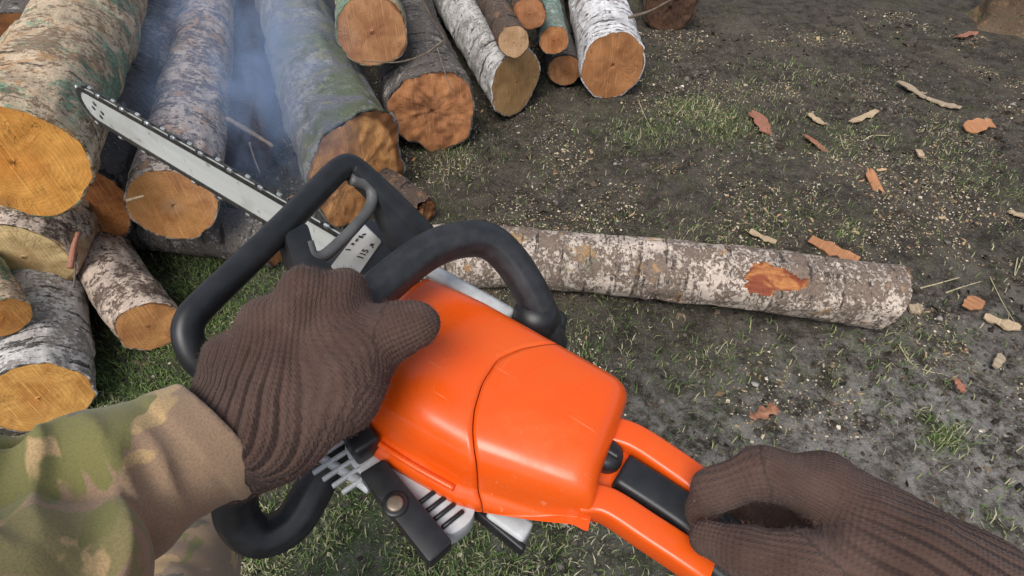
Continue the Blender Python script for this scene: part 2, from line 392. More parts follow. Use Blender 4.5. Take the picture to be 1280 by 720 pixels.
flakes('wood_shavings', 9500, (.008, .024), [(0, (.10, .07, .045)), (.4, (.30, .2, .11)), (.7, (.48, .36, .22)), (1, (.55, .27, .12))],
       'small broken shavings and splinters lying on the soil', (-1.6, 2.9, .3, 3.7), lambda c: patch(c)*.55*np.clip(.5+blobs(*proj(c), [(1130, 260, 260, 170, 1)]), 0, 1), (.12, .5), .35)
flakes('leaf_litter', 16000, (.007, .020), [(0, (.016, .013, .011)), (.5, (.05, .037, .026)), (.85, (.11, .08, .055)), (1, (.17, .12, .08))],
       'dark rotted leaf crumbs mixed into the soil', (-2.1, 2.9, .3, 3.9), lambda c: patch(c+5)*.9*(1-.8*np.clip(blobs(*proj(c), DRY), 0, 1)), (.4, 1.0), .5)
# soil crumbs
c = scatter(38000, -2.0, 2.8, .3, 3.7); c = c[rng.random(len(c)) < patch(c+9)]
bm = bmesh.new(); bmesh.ops.create_icosphere(bm, subdivisions=1, radius=1); iv = np.array([v.co for v in bm.verts]); iff = np.array([[q.index for q in f.verts] for f in bm.faces]); bm.free()
s = rng.uniform(.0025, .0075, len(c))*np.exp(rng.normal(0, .3, len(c)))
V = (iv[None]*(1+.3*rng.normal(size=(len(c), 12, 1)))*s[:, None, None]*np.array([1, 1, .7])+c[:, None, :]).reshape(-1, 3)
Fc = (iff[None]+12*np.arange(len(c))[:, None, None]).reshape(-1, 3)
me = mesh('soil_crumbs', V, Fc, tinted('soil_crumb', [(0, (.026, .022, .018)), (.6, (.10, .085, .07)), (.93, (.18, .16, .135)), (1, (.36, .33, .30))], .95))
set_attr(me, 'tint', np.repeat(rng.random(len(c)), 12))
tag(obj('soil_crumbs', me), 'loose crumbs of dark soil and grit', 'soil', None, 'stuff')

# ------------------------------------------------------------------ logs
def make_log(name, label, face, back, R, L, bark_m, cut_m, tilt=(0, 0), taper=.05, lobes=.05, seed=1, flare=0.0, group='logs in the pile',
             bend=0.0, na=96, nz=120, cutz=None, wound=None, wound_m=None, ell=(1, 1), flare_dir=0.0, rough_end=0.0):
    face = np.asarray(face, float); az = nrm(np.asarray(back, float)-face)
    ax = nrm(np.cross(az, (0, 0, 1.))); ay = np.cross(az, ax)
    if ay[2] < 0: ax, ay = -ax, -ay
    if np.dot(np.cross(ax, ay), az) < 0: ax = -ax
    root = empty(name, label, 'log', (0, 0, 0), group); frame(root, ax, ay, az, face)
    a = np.arange(na)/na*2*np.pi; s = np.linspace(0, 1, nz)**1.35
    def rad(A, Z):
        p = np.stack([np.cos(A)*1.6, np.sin(A)*1.6, Z*1.2], -1)
        q = np.stack([np.cos(A)*R, np.sin(A)*R, Z], -1)
        r = R*(1-taper*Z)*(1+1.5*lobes*fbm(p, 3, seed))+.02*R/.15*np.maximum(0, fbm(np.stack([np.cos(A)*2.2, np.sin(A)*2.2, Z*4.5], -1), 2, seed+31)-.25)
        r = r*(1+flare*np.exp(-Z/.16)*(.55+.45*np.cos(A*1-flare_dir)+.35*np.cos(3*A+seed)))
        return r+.014*R/.15*fbm(q*9+seed, 3, seed+3)+.0042*fbm(q*np.array([38, 38, 30]), 3, seed+5)
    def face_z(x, y):
        z = tilt[0]*x+tilt[1]*y
        if cutz is not None: z = z+cutz(x, y)
        return z
    A, Sg = np.meshgrid(a, s, indexing='xy'); Zl = Sg*L
    Rr = rad(A, Zl); x = np.cos(A)*Rr*ell[0]; y = np.sin(A)*Rr*ell[1]
    z0 = face_z(x, y)+.006*fbm(np.stack([np.cos(A)*7, np.sin(A)*7, A*0+seed], -1), 3, seed+4)+rough_end*fbm(np.stack([x*30, y*30, x*0], -1), 3, seed+9)
    Zf = Zl+z0*np.exp(-Zl/.12)
    xb = x+bend*(Zl/L)*(1-Zl/L)*4
    V = np.stack([xb, y, Zf], -1).reshape(-1, 3)
    fq = []; wq = []
    for i in range(nz-1):
        for j in range(na):
            k = (j+1) % na; q = (i*na+j, i*na+k, (i+1)*na+k, (i+1)*na+j)
            if wound is not None and wound(a[j], s[i]*L): wq.append(q)
            else: fq.append(q)
    fq = [q[::-1] for q in fq]
    inner = np.stack([x[0]*.955, y[0]*.955, z0[0]+.0008], -1); b = len(V)
    Vb = np.vstack([V, inner]); fq += [(j, (j+1) % na, b+(j+1) % na, b+j) for j in range(na)]
    fq.append(tuple((nz-1)*na+j for j in range(na)))
    obj('bark', mesh('bark', Vb, fq, bark_m), root)
    nr = 14; rr = np.linspace(0.02, .962, nr)
    cx = (x[0][None]*rr[:, None]); cyy = (y[0][None]*rr[:, None])
    cz = face_z(cx, cyy)+(.0018+rough_end)*fbm(np.stack([cx*40, cyy*40, cx*0], -1), 3, seed+2)-.0006
    cv = np.stack([cx, cyy, cz], -1).reshape(-1, 3)
    cf = [(i*na+j, (i+1)*na+j, (i+1)*na+(j+1) % na, i*na+(j+1) % na) for i in range(nr-1) for j in range(na)]
    cf = [q[::-1] for q in cf]; cf.append(tuple(range(na)))
    obj('cut_end', mesh('cut_end', cv, cf, cut_m), root)
    if wq:
        ids = sorted({i for q in wq for i in q}); mp = {i: k for k, i in enumerate(ids)}
        wv = V[ids].copy(); cen = np.stack([bend*(wv[:, 2]/L)*(1-wv[:, 2]/L)*4, 0*wv[:, 1]], -1)
        dep = np.ones(len(ids))
        cnt = {}
        for q in wq:
            for i in q: cnt[i] = cnt.get(i, 0)+1
        for i in ids:
            if cnt[i] == 4: wv[mp[i], :2] = cen[mp[i]]+(wv[mp[i], :2]-cen[mp[i]])*(.90+.03*vnoise(np.array([wv[mp[i]]*60]), 3)[0])
        w = obj('exposed_wood', mesh('exposed_wood', wv, [tuple(mp[i] for i in q[::-1]) for q in wq], wound_m), root)
        tag(w, 'fresh orange wood where the bark is torn off')
    return root
B_TAN = bark('bark_tan', (.30, .21, .135), (.05, .04, .032), (.70, .54, .37), (.52, .32, .17), (.16, .30, .20), tp=.475, ta=.55, tl=.50, td=.585, w=1.3, fine=.6)
B_PINK = bark('bark_pink', (.155, .110, .088), (.03, .025, .024), (.68, .55, .45), (.52, .32, .18), (.20, .26, .15), tp=.495, ta=.565, tl=.64, td=.60, w=4.1)
B_GREY = bark('bark_grey', (.12, .105, .095), (.02, .018, .017), (.42, .38, .34), (.36, .25, .16), (.14, .15, .10), tp=.56, ta=.66, tl=.72, td=.56, w=7.7)
B_MOSS = bark('bark_moss', (.19, .185, .185), (.05, .048, .045), (.37, .36, .35), (.27, .245, .13), (.18, .21, .09), tp=.51, ta=.56, tl=.545, td=.62, w=9.2)
B_WHITE = bark('bark_white', (.33, .30, .27), (.028, .025, .024), (.68, .66, .63), (.46, .38, .28), (.30, .31, .18), tp=.49, ta=.66, tl=.70, td=.565, w=12.4)
B_SPOT = bark('bark_spotted', (.50, .47, .46), (.05, .035, .035), (.80, .78, .78), (.33, .22, .20), (.4, .4, .3), tp=.44, ta=.60, tl=.75, td=.55, w=15.0)
B_TEAL = bark('bark_teal', (.20, .24, .20), (.05, .06, .05), (.42, .52, .46), (.25, .22, .15), (.22, .40, .32), tp=.53, ta=.66, tl=.50, td=.62, w=17.0)
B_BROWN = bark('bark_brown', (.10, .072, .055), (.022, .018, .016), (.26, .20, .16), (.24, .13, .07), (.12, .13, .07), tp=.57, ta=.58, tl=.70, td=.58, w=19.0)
B_FIELD = bark('bark_field', (.21, .155, .12), (.05, .038, .032), (.70, .585, .49), (.42, .26, .13), (.22, .22, .14), tp=.50, ta=.60, tl=.64, td=.57, w=23.0)
Wd = lambda n, a, b, h, w, R, **k: cutwood('cut_'+n, a, b, h, w, R=R, **k)

def back_of(px, py, z): return G(px, py, z)
LOGS = [
 ('birch_log', 'thickest log of the pile, tan bark with green lichen, saw tip beside it', (18, 204, .62), (116, 0, .62), .158, 2.4, B_TAN, Wd('a', (.80, .38, .09), (.70, .28, .05), (.70, .24, .04), 1, .17, cx=.0, ang=.6), dict(seed=3, lobes=.05, tilt=(.0, .0))),
 ('birch_log', 'dark barked log tucked under the thickest log, dull brown cut end', (100, 256, .30), (190, 40, .30), .150, 2.2, B_GREY, Wd('b', (.46, .18, .055), (.36, .12, .035), (.22, .08, .03), 2, .15, ang=1.2), dict(seed=5)),
 ('birch_log', 'pinkish white birch log crossing behind the saw bar, round tan cut end', (216, 257, .335), (258, 0, .335), .126, 2.5, B_PINK, Wd('c', (.60, .29, .10), (.50, .20, .06), (.52, .30, .17), 3, .14, ang=-.6, hs_=.35), dict(seed=8, tilt=(.0, .05))),
 ('birch_log', 'log with pale yellowish cut end under the thickest log', (30, 321, .27), (120, 190, .27), .128, 2.0, B_PINK, Wd('d', (.66, .49, .25), (.52, .35, .15), (.42, .27, .12), 4, .12, ang=.2), dict(seed=12)),
 ('birch_log', 'mottled grey birch log slanting down onto the grass, small orange cut end', (187, 409, .093), (100, 245, .13), .090, 1.5, B_PINK, Wd('e', (.58, .28, .10), (.48, .20, .07), (.28, .11, .04), 5, .09, ang=.9), dict(seed=15, tilt=(.15, .1))),
 ('birch_log', 'black and white birch log on the grass beside the camouflage sleeve', (48, 498, .117), (40, 330, .10), .118, 1.2, B_WHITE, Wd('f', (.76, .40, .11), (.62, .27, .06), (.45, .15, .03), 6, .12, ang=.1), dict(seed=18, tilt=(0, .12))),
 ('birch_log', 'short thin log resting on the black and white log, orange cut end', (4, 397, .285), (-70, 300, .30), .062, 1.0, B_TAN, Wd('g', (.62, .29, .08), (.50, .2, .05), (.45, .15, .03), 7, .08, ang=.1), dict(seed=21)),
 ('birch_log', 'thick mossy grey trunk with slanted jagged orange cut, behind the hand guard', (446, 214, .20), (364, 0, .24), .186, 2.6, B_MOSS, Wd('h', (.70, .34, .12), (.50, .20, .07), (.36, .14, .05), 8, .2, ang=.7, cx=.02), dict(seed=24, flare=.16, flare_dir=3.0, tilt=(-.62, .10), lobes=.09, rough_end=.014)),
 ('birch_log', 'short dark log lying crosswise under the pinkish white log', (345, 300, .085), (170, 287, .085), .092, 1.1, B_GREY, Wd('i', (.5, .22, .08), (.4, .15, .05), (.3, .1, .04), 9, .09), dict(seed=28)),
 ('birch_log', 'log with a reddish brown round cut end above the mossy trunk', (465, 40, .50), (432, -70, .52), .140, 1.8, B_TAN, Wd('j', (.60, .30, .14), (.50, .22, .10), (.34, .13, .06), 10, .14, ang=1.0), dict(seed=31)),
 ('birch_log', 'log with rough dark brown cut end beside the mossy trunk, thin twigs above', (540, 140, .175), (500, 0, .20), .185, 2.2, B_GREY, Wd('k', (.50, .22, .09), (.30, .115, .05), (.10, .04, .02), 11, .2, ang=.4), dict(seed=34, rough_end=.009, lobes=.12, tilt=(.05, .1))),
 ('birch_log', 'white birch log with oval tan cut end resting on bare soil', (645, 103, .155), (570, -10, .19), .150, 2.2, B_WHITE, Wd('l', (.40, .235, .10), (.33, .18, .07), (.3, .15, .06), 12, .16, ang=-.5), dict(seed=37, tilt=(-.55, .12))),
 ('birch_log', 'thin flaky brown log lying on top of the white birch log', (642, 52, .385), (606, -12, .40), .068, 1.3, B_BROWN, Wd('m', (.54, .34, .19), (.46, .27, .14), (.45, .25, .12), 13, .07), dict(seed=40, tilt=(.1, .1))),
 ('birch_log', 'thin log with orange oval cut end behind the flaky brown log', (662, 17, .43), (622, -60, .44), .070, 1.2, B_BROWN, Wd('n', (.50, .22, .10), (.36, .14, .06), (.3, .1, .04), 14, .07), dict(seed=43, tilt=(.5, 0))),
 ('birch_log', 'thin log with turquoise lichen bark next to the spotted white log', (692, 50, .30), (684, -60, .33), .070, 1.6, B_TEAL, Wd('o', (.56, .25, .10), (.42, .16, .06), (.35, .12, .05), 15, .07), dict(seed=46)),
 ('birch_log', 'bright white birch log with dark spots, brown cut end', (766, 82, .165), (728, -30, .19), .165, 2.0, B_SPOT, Wd('p', (.44, .2, .08), (.34, .14, .05), (.25, .1, .04), 16, .17), dict(seed=49, tilt=(-.15, .1))),
 ('birch_log', 'small log with brown cut end lying under the turquoise log', (706, 88, .10), (690, -30, .11), .085, 1.5, B_GREY, Wd('q', (.44, .21, .09), (.32, .13, .05), (.2, .08, .03), 17, .09), dict(seed=52)),
 ('birch_log', 'dark rotten brown log end at the outer edge of the pile, bare twig across it', (838, 8, .135), (800, -110, .14), .16, 1.6, B_BROWN, Wd('r', (.10, .05, .028), (.06, .032, .02), (.04, .02, .015), 18, .15), dict(seed=55, rough_end=.006)),
 ('birch_log', 'added dark-coloured log standing in for shade in the gap left of the mossy trunk', (306, 190, .10), (312, 0, .10), .105, 2.4, B_BROWN, Wd('s', (.10, .05, .025), (.08, .035, .02), (.05, .02, .015), 19, .12), dict(seed=58, rough_end=.01)),  # added log, bark and end coloured dark so the gap reads as shade
 ('birch_log', 'small broken root stub at the foot of the mossy trunk', (532, 264, .065), (478, 232, .09), .052, .35, B_BROWN, Wd('u', (.42, .19, .08), (.3, .12, .05), (.2, .08, .03), 24, .05), dict(seed=66, rough_end=.012, lobes=.15)),
 ('birch_log', 'dark log at the back of the pile beside the thickest log', (40, 60, .42), (110, -60, .42), .15, 1.5, B_GREY, Wd('t', (.3, .12, .04), (.2, .08, .03), (.1, .04, .02), 20, .15), dict(seed=61)),
]
for nm, lb, f, bk, R, L, bmt, cmt, kw in LOGS:
    kw.setdefault('bend', random.Random(kw['seed']).uniform(-.035, .035)); make_log(nm, lb, G(*f), G(*bk), R, L, bmt, cmt, **kw)
# the log lying alone on the soil
SF, SB = G(1113, 372, .095), G(520, 318, .095)
Ls = float(np.linalg.norm(SB-SF)); az_ = nrm(SB-SF); ax_ = nrm(np.cross(az_, (0, 0, 1.))); ay_ = np.cross(az_, ax_)
if ay_[2] < 0: ax_, ay_ = -ax_, -ay_
if np.dot(np.cross(ax_, ay_), az_) < 0: ax_ = -ax_
wc = G(972, 352, .175)-SF; wz = float(wc@az_); wang = math.atan2(.70, float(np.sign((CAM-SF)@ax_))*.70)
def wound(a, z):
    da = ((a-wang+math.pi) % (2*math.pi)-math.pi)*.11; dz = z-wz
    e = (dz/.098)**2+(da/(.046+.016*math.sin(dz*30)))**2
    return e+.55*float(vnoise(np.array([[dz*42, da*55, 1.5]]), 5)[0]) < 1
t = NT('torn_wood'); c_ = t.coord(); a_ = t.noise(c_, 22, 5, .6, .6); f_ = t.noise(t.coord(scale=(60, 60, 8)), 1.0, 4)
tw = t.mix(t.step(a_, .42, .62), (.23, .055, .022), (.46, .19, .06)); tw = t.mix(t.math('MULTIPLY', t.step(f_, .5, .7), .5), tw, (.12, .03, .012))
TORN = t.done(tw, .8, t.bump(f_, 1.0, .010))
make_log('birch_log', 'single pinkish birch log lying alone on the soil with torn orange bark patch', SF, SB, .101, Ls, B_FIELD,
         Wd('z', (.40, .24, .15), (.3, .17, .1), (.2, .1, .06), 21, .11), group='single log on the soil', seed=64, bend=-.035, nz=330, na=110, taper=-.02, lobes=.06,
         wound=wound, wound_m=TORN, tilt=(.12, -.15), rough_end=.012)

# ------------------------------------------------------------------ chips, twigs, leaf, stump
CHIP_M = [cutwood('chip_%d' % i, a, b, b, 30+i, R=3.0, ang=.2*i) for i, (a, b) in enumerate([((.50, .25, .12), (.40, .18, .085)), ((.56, .43, .28), (.44, .32, .20)), ((.42, .20, .13), (.32, .13, .08)), ((.45, .36, .26), (.36, .27, .18))])]
def chip(px, py, lpx, wpx, ang, mi, label, th=.010, name='wood_chip', cat='wood chip', group='wood chips on the soil'):
    g0 = G(px, py, .008); dep = float((g0-CAM)@CZ); k = dep/FPX
    a = math.radians(ang); e0 = G(px-lpx/2*math.cos(a), py-lpx/2*math.sin(a), .008); e1 = G(px+lpx/2*math.cos(a), py+lpx/2*math.sin(a), .008)
    L = float(np.linalg.norm(e1-e0)); w = wpx*k*1.1; ax = nrm(e1-e0); n = 9; r = random.Random(int(px*7+py))
    pts = []
    for i in range(n):
        u = -1+2*i/(n-1); ww = w/2*(1-.35*abs(u)**3)*(1+r.uniform(-.25, .25)); pts.append((u*L/2, ww))
    lo = [(x, -y*(1+r.uniform(-.3, .3))) for x, y in reversed(pts)]
    v, f = slab(pts+lo, [], th*.6); v[:, 2] = v[:, 2]*(1+.6*vnoise(v*90+px, 8))+.006*np.sin(v[:, 0]/L*3+px)+.003*vnoise(v*120+py, 3); v[:, 1] += .003*vnoise(v*200+px, 5)
    o = obj(name, mesh(name, v, f, CHIP_M[mi], False))
    frame(o, ax, nrm(np.cross((0, 0, 1.), ax)), np.array([0, 0, 1.]), g0+np.array([0, 0, float(ground_z(g0[:1], g0[1:2])[0])+.010]))
    o.rotation_euler.rotate_axis('X', r.uniform(-.35, .35))
    return tag(o, label, cat, group)
chip(1042, 312, 66, 19, 25, 0, 'largest orange wood chip, just behind the single birch log')
chip(953, 297, 36, 9, 20, 1, 'narrow tan chip with a side splinter behind the single birch log')
chip(1215, 381, 22, 15, -40, 0, 'stubby orange chip past the end of the single birch log')
chip(1250, 405, 46, 13, 24, 1, 'long pale split chip past the end of the single birch log')
chip(1247, 452, 22, 9, -50, 3, 'small grey tan chip on the bare soil')
chip(1195, 484, 22, 7, 58, 2, 'thin reddish sliver standing out on grey soil')
chip(952, 152, 26, 22, 60, 2, 'squarish reddish chip among straw')
chip(1021, 178, 36, 12, 32, 2, 'dark reddish chip lying in a cluster of straws')
chip(1022, 146, 24, 10, 30, 1, 'pale curled chip near the squarish reddish chip')
chip(1080, 146, 34, 8, -20, 1, 'pale slender chip beside dark leaf litter')
chip(1220, 162, 34, 17, -8, 0, 'orange chip lying on a dark clod of soil')
chip(1092, 228, 12, 36, 0, 0, 'orange curved chip leaning on a stone')
chip(1148, 193, 9, 22, 10, 1, 'short upright pale splinter in the soil')
chip(1206, 47, 20, 12, -10, 2, 'small orange chip below the old stump')
chip(1275, 268, 24, 12, 30, 1, 'pale chip broken at both ends at the soil edge')
chip(1143, 387, 14, 14, 10, 3, 'blocky beige chip touching the end of the single birch log', th=.016)
chip(955, 330, 18, 5, 10, 1, 'tiny pale splinter close behind the single birch log')
chip(1180, 128, 44, 10, 18, 3, 'grey pink strip of peeled bark on dark soil', name='bark_strip', cat='bark', group='bark strips on the soil')
chip(1140, 112, 40, 12, 28, 3, 'whitish curled scrap of birch bark on dark soil', name='bark_strip', cat='bark', group='bark strips on the soil')
TWIG = plain('twig_wood', (.16, .12, .085), .8, .35, (.3, .27, .22), 60, .4); STRAW = plain('straw_stem', (.46, .40, .24), .7, .25, None, 60, .3)
def stem(name, pts, r, mat_, label, cat, group, up=.006, ground=True):
    p = [(G(*q[:2], q[2] if len(q) > 2 else 0)) for q in pts]
    if ground: p = [np.array([q[0], q[1], q[2]+up+float(ground_z(q[:1], q[1:2])[0])]) for q in p]
    path = spline(p, 6*len(p)); base = path[0].copy(); path = path-base
    jit = np.array([vnoise(np.array([[i*.7, r*900, 2.]]), 9)[0] for i in range(len(path))])
    v, f = tube(path, np.linspace(r, r*.55, len(path))*(1+.25*jit), 7)
    o = obj(name, mesh(name, v, f, mat_)); o.location = base; return tag(o, label, cat, group)
stem('straw', [(1150, 361), (1172, 353), (1200, 346)], .003, STRAW, 'thick yellow straw past the end of the single birch log', 'straw', 'straws on the soil')
stem('straw', [(1183, 365), (1205, 358), (1226, 352)], .0025, STRAW, 'grey straw lying parallel to the thick yellow straw', 'straw', 'straws on the soil')
stem('straw', [(1272, 322), (1268, 345), (1279, 320)], .002, STRAW, 'bent yellow straw at the soil edge', 'straw', 'straws on the soil')
stem('straw', [(1238, 345), (1255, 380), (1274, 415)], .0018, STRAW, 'thin arched straw beside the long pale split chip', 'straw', 'straws on the soil')
stem('straw', [(1122, 432), (1138, 455), (1158, 466), (1178, 470)], .002, STRAW, 'curved grey straw in front of the single birch log', 'straw', 'straws on the soil')
stem('straw', [(1078, 178), (1090, 171), (1112, 172)], .003, STRAW, 'kinked pale straw next to the pale slender chip', 'straw', 'straws on the soil')
stem('straw', [(1050, 168), (1054, 186), (1060, 188)], .0025, STRAW, 'short tan straw in the straw cluster', 'straw', 'straws on the soil')
stem('straw', [(845, 145), (856, 132), (868, 120)], .0025, STRAW, 'pale stem lying in the grass near the spotted white log', 'straw', 'straws on the soil')
stem('straw', [(798, 128), (806, 148), (818, 172)], .002, STRAW, 'thin dry stem crossing the grass near the spotted white log', 'straw', 'straws on the soil')
stem('twig', [(284, 148, .50), (310, 163, .48), (342, 183, .44)], .009, TWIG, 'grey broken twig poking out beside the mossy trunk', 'twig', 'twigs in the pile', ground=False)
stem('twig', [(312, 178, .45), (318, 198, .40), (325, 216, .36)], .003, TWIG, 'hair thin twig hanging in the dark gap beside the mossy trunk', 'twig', 'twigs in the pile', ground=False)
stem('twig', [(524, -8, .60), (541, 25, .50), (556, 50, .42), (549, 58, .40)], .005, TWIG, 'pale forked twig over the rough brown log', 'twig', 'twigs in the pile', ground=False)
stem('twig', [(555, 50, .42), (530, 68, .40), (495, 78, .39), (452, 76, .42)], .004, TWIG, 'long thin twig curving across the rough brown log', 'twig', 'twigs in the pile', ground=False)
stem('twig', [(545, 55, .41), (556, 90, .37), (566, 118, .36)], .003, TWIG, 'fine twig hanging over the rough brown cut end', 'twig', 'twigs in the pile', ground=False)
stem('twig', [(786, 22, .34), (812, 14, .33), (842, -2, .33)], .008, TWIG, 'bare grey twig lying across the dark rotten log end', 'twig', 'twigs in the pile', ground=False)
stem('splinter', [(88, 335, .30), (92, 310, .33), (98, 290, .36)], .009, CHIP_M[2], 'orange splinter wedged between the pale cut end and the slanting log', 'splinter', 'splinters in the pile', ground=False)
stem('splinter', [(92, 360, .24), (94, 335, .28), (90, 320, .3)], .003, TWIG, 'hanging pale bark thread below the orange splinter', 'splinter', 'splinters in the pile', ground=False)
stem('splinter', [(158, 251, .43), (168, 248, .43), (180, 245, .43)], .005, CHIP_M[1], 'pale splinter sticking out beside the round tan cut end', 'splinter', 'splinters in the pile', ground=False)
# oak leaf
lo = [(-1, .0), (-.78, .10), (-.7, .34), (-.5, .30), (-.42, .14), (-.2, .26), (-.1, .48), (.1, .42), (.14, .2), (.34, .26), (.46, .46), (.66, .4), (.68, .2), (.9, .22), (1.05, 0)]
lo = lo+[(x, -y*.9) for x, y in reversed(lo[1:-1])]
lv, lf = slab(np.array(fillet(lo, .1, 3))*.048, [], .0016)
lv[:, 2] += .009*np.sin(lv[:, 0]*70)+60*lv[:, 1]**2*.08+.004*vnoise(lv*60, 2)
leaf = obj('oak_leaf', mesh('oak_leaf', lv, lf, plain('dry_leaf', (.30, .135, .075), .7, .35, (.16, .07, .04), 70, .4), True)); lg = G(955, 516, .016)
leaf.location = lg; leaf.rotation_euler = (.15, -.1, .22)
tag(leaf, 'curled dry reddish brown oak leaf on the bare soil', 'leaf')
# old stump
st = empty('tree_stump', 'old brown stump with moss at the edge of the clearing', 'stump', G(1262, 30)); 
na_, nz_ = 72, 26; A_, Zs = np.meshgrid(np.arange(na_)/na_*2*np.pi, np.linspace(0, 1, nz_))
rs = .19*(1+.55*np.exp(-Zs*5)*(.6+.4*np.cos(5*A_+1)))*(1+.10*fbm(np.stack([np.cos(A_)*2, np.sin(A_)*2, Zs*2], -1), 3, 4)+.05*fbm(np.stack([np.cos(A_)*9, np.sin(A_)*9, Zs*3], -1), 2, 6))
sv = np.stack([rs*np.cos(A_), rs*np.sin(A_), Zs*.34-.03], -1).reshape(-1, 3)
sf = [(i*na_+j, i*na_+(j+1) % na_, (i+1)*na_+(j+1) % na_, (i+1)*na_+j) for i in range(nz_-1) for j in range(na_)]
obj('bark', mesh('bark', sv, sf, bark('bark_stump', (.16, .11, .07), (.03, .024, .02), (.28, .21, .14), (.30, .19, .10), (.10, .14, .05), tp=.55, ta=.55, tl=.60, td=.60, w=29.0)), st)
tv = np.vstack([sv[-na_:], [[0, 0, .30]]]); obj('cut_end', mesh('cut_end', tv, [(j, (j+1) % na_, na_) for j in range(na_)], Wd('stump', (.3, .18, .1), (.2, .12, .07), (.1, .06, .04), 40, .2)), st)

# ------------------------------------------------------------------ chainsaw (local axes: x to the bar tip, y left, z up)
S = .875
Fc_, Rc_ = nrm((-.834, .451, .319)), np.array([.547, .589, .595]); Rc_ = nrm(Rc_-Fc_*(Rc_@Fc_))
BAS = np.array([CX, CY, CZ]); Fw, Rw = Fc_@BAS, Rc_@BAS; Uw = np.cross(Rw, Fw); Lw = -Rw
O = P(615, 490, .56*S)
def LW(l): return O+S*(l[0]*Fw+l[1]*Lw+l[2]*Uw)                    # saw units to world
def LP(px, py, z):                                                   # pixel on the plane z = const of the saw
    r = ray(px, py); t_ = ((O+S*z*Uw-CAM)@Uw)/(r@Uw); q = (CAM+r*t_-O)/S; return np.array([q@Fw, q@Lw, z])
saw = empty('chainsaw', 'orange and black petrol chainsaw with long grey bar held over the log pile', 'chainsaw')
frame(saw, Fw, Lw, Uw, O)
def orange_mat():
    t = NT('orange_plastic'); c = t.coord(); n = t.noise(c, 14, 6, .65, .6); d = t.noise(c, 420, 3, .6); m = t.noise(c, 28, 5, .6)
    s1 = t.noise(t.coord(scale=(9, 330, 120), rot=(0, 0, .5)), 1.0, 2, .5, .2); s2 = t.noise(t.coord(scale=(300, 12, 120), rot=(0, 0, -.3)), 1.0, 2, .5, .2)
    scr = t.math('MULTIPLY', t.math('ADD', t.step(s1, .70, .73), t.step(s2, .72, .75), True), t.step(m, .48, .6))
    dust = t.math('MULTIPLY', t.step(d, .63, .70), t.step(n, .46, .66))
    col = t.mix(t.step(n, .35, .7), (.80, .092, .005), (.76, .105, .008)); col = t.mix(t.math('MULTIPLY', scr, .45), col, (.80, .26, .12))
    col = t.mix(t.math('MULTIPLY', dust, .55), col, (.50, .28, .15)); col = t.mix(t.math('MULTIPLY', t.step(m, .66, .74), .35), col, (.38, .06, .012))
    rg = t.math('ADD', .26, t.math('ADD', t.math('MULTIPLY', t.step(n, .40, .72), .22), t.math('MULTIPLY', scr, .25)))
    return t.done(col, rg, t.bump(t.math('ADD', t.math('MULTIPLY', d, .25), t.math('MULTIPLY', scr, -.6)), .10, .001), Coat__Weight=.2, Coat__Roughness=.18)
ORANGE = orange_mat()
BLACK = plain('black_plastic', (.016, .017, .019), .42, .3, (.045, .042, .04), 60, .2)
RUBBER = plain('black_rubber', (.022, .023, .026), .5, .3, (.05, .048, .045), 90, .35)
GREY = plain('pale_grey_plastic', (.52, .54, .55), .5, .2, (.16, .145, .12), 45, .25)
DGREY = plain('dark_casting', (.05, .052, .055), .55, .3, (.09, .08, .065), 50, .3)
def steel_mat():
    t = NT('bar_steel'); c = t.coord(scale=(3, 60, 60)); a = t.noise(c, 1.0, 5); b = t.noise(t.coord(), 9, 5, .6, .6); d = t.noise(t.coord(), 70, 4)
    col = t.mix(t.step(a, .3, .7), (.60, .63, .61), (.70, .72, .69)); col = t.mix(t.math('MULTIPLY', t.step(b, .55, .72), .5), col, (.40, .39, .35))
    col = t.mix(t.math('MULTIPLY', t.step(d, .62, .7), .5), col, (.12, .1, .08))
    return t.done(col, t.math('ADD', t.math('MULTIPLY', b, .35), .22), t.bump(a, .12, .001), Metallic=.15)
STEEL = steel_mat(); CHROME = plain('cutter_steel', (.62, .62, .60), .3, .25, (.2, .18, .15), 120, .2, Metallic=.85)
WHITE = plain('label_white', (.70, .68, .63), .5, .06, (.4, .36, .3), 30, .05); INK = plain('label_ink', (.03, .03, .03), .6, .1, None, 40, 0.0); BRASS = plain('emblem', (.26, .21, .15), .4, .3, None, 80, .2, Metallic=.5)
def part(name, vf, mat_, parent=None, smooth=True, bevel=None):
    v, f = vf; o = obj(name, mesh(name, np.asarray(v)*S, f, mat_, smooth), parent or saw)
    if bevel: bevel_mod(o, bevel)
    return o
def auto(o, deg=40):
    o.data.polygons.foreach_set('use_smooth', [True]*len(o.data.polygons))
    ed = o.data; bm = bmesh.new(); bm.from_mesh(ed)
    for e in bm.edges:
        if len(e.link_faces) == 2 and e.calc_face_angle(0) > math.radians(deg): e.smooth = False
    bm.to_mesh(ed); bm.free(); return o
# orange shroud: two covers that meet at a curved seam
PROF = spline([(.097, -.080), (.096, -.066), (.090, -.058), (.083, -.052), (.080, -.044), (.074, -.026), (.064, -.011), (.046, -.002), (.0, .004), (-.045, .004), (-.080, .001), (-.094, -.005), (-.0995, -.016), (-.101, -.05), (-.101, -.080)], 90)
seam_px = [(712, 425, -.03, -.103), (690, 430, -.004, -.09), (650, 437, 0, None), (622, 450, 0, None), (602, 480, 0, None), (590, 515, 0, None), (587, 542, 0, None), (594, 556, -.01, .060), (606, 567, -.022, .071), (611, 590, -.05, .082), (612, 630, -.075, .098)]
SEAM = np.array([[LP(a, b, z)[0], LP(a, b, z)[1] if y is None else y] for a, b, z, y in seam_px]); SEAM = SEAM[np.argsort(SEAM[:, 1])]
def seam_x(y):
    return sum(np.interp(y+o, SEAM[:, 1], SEAM[:, 0]) for o in np.linspace(-.006, .006, 7))/7
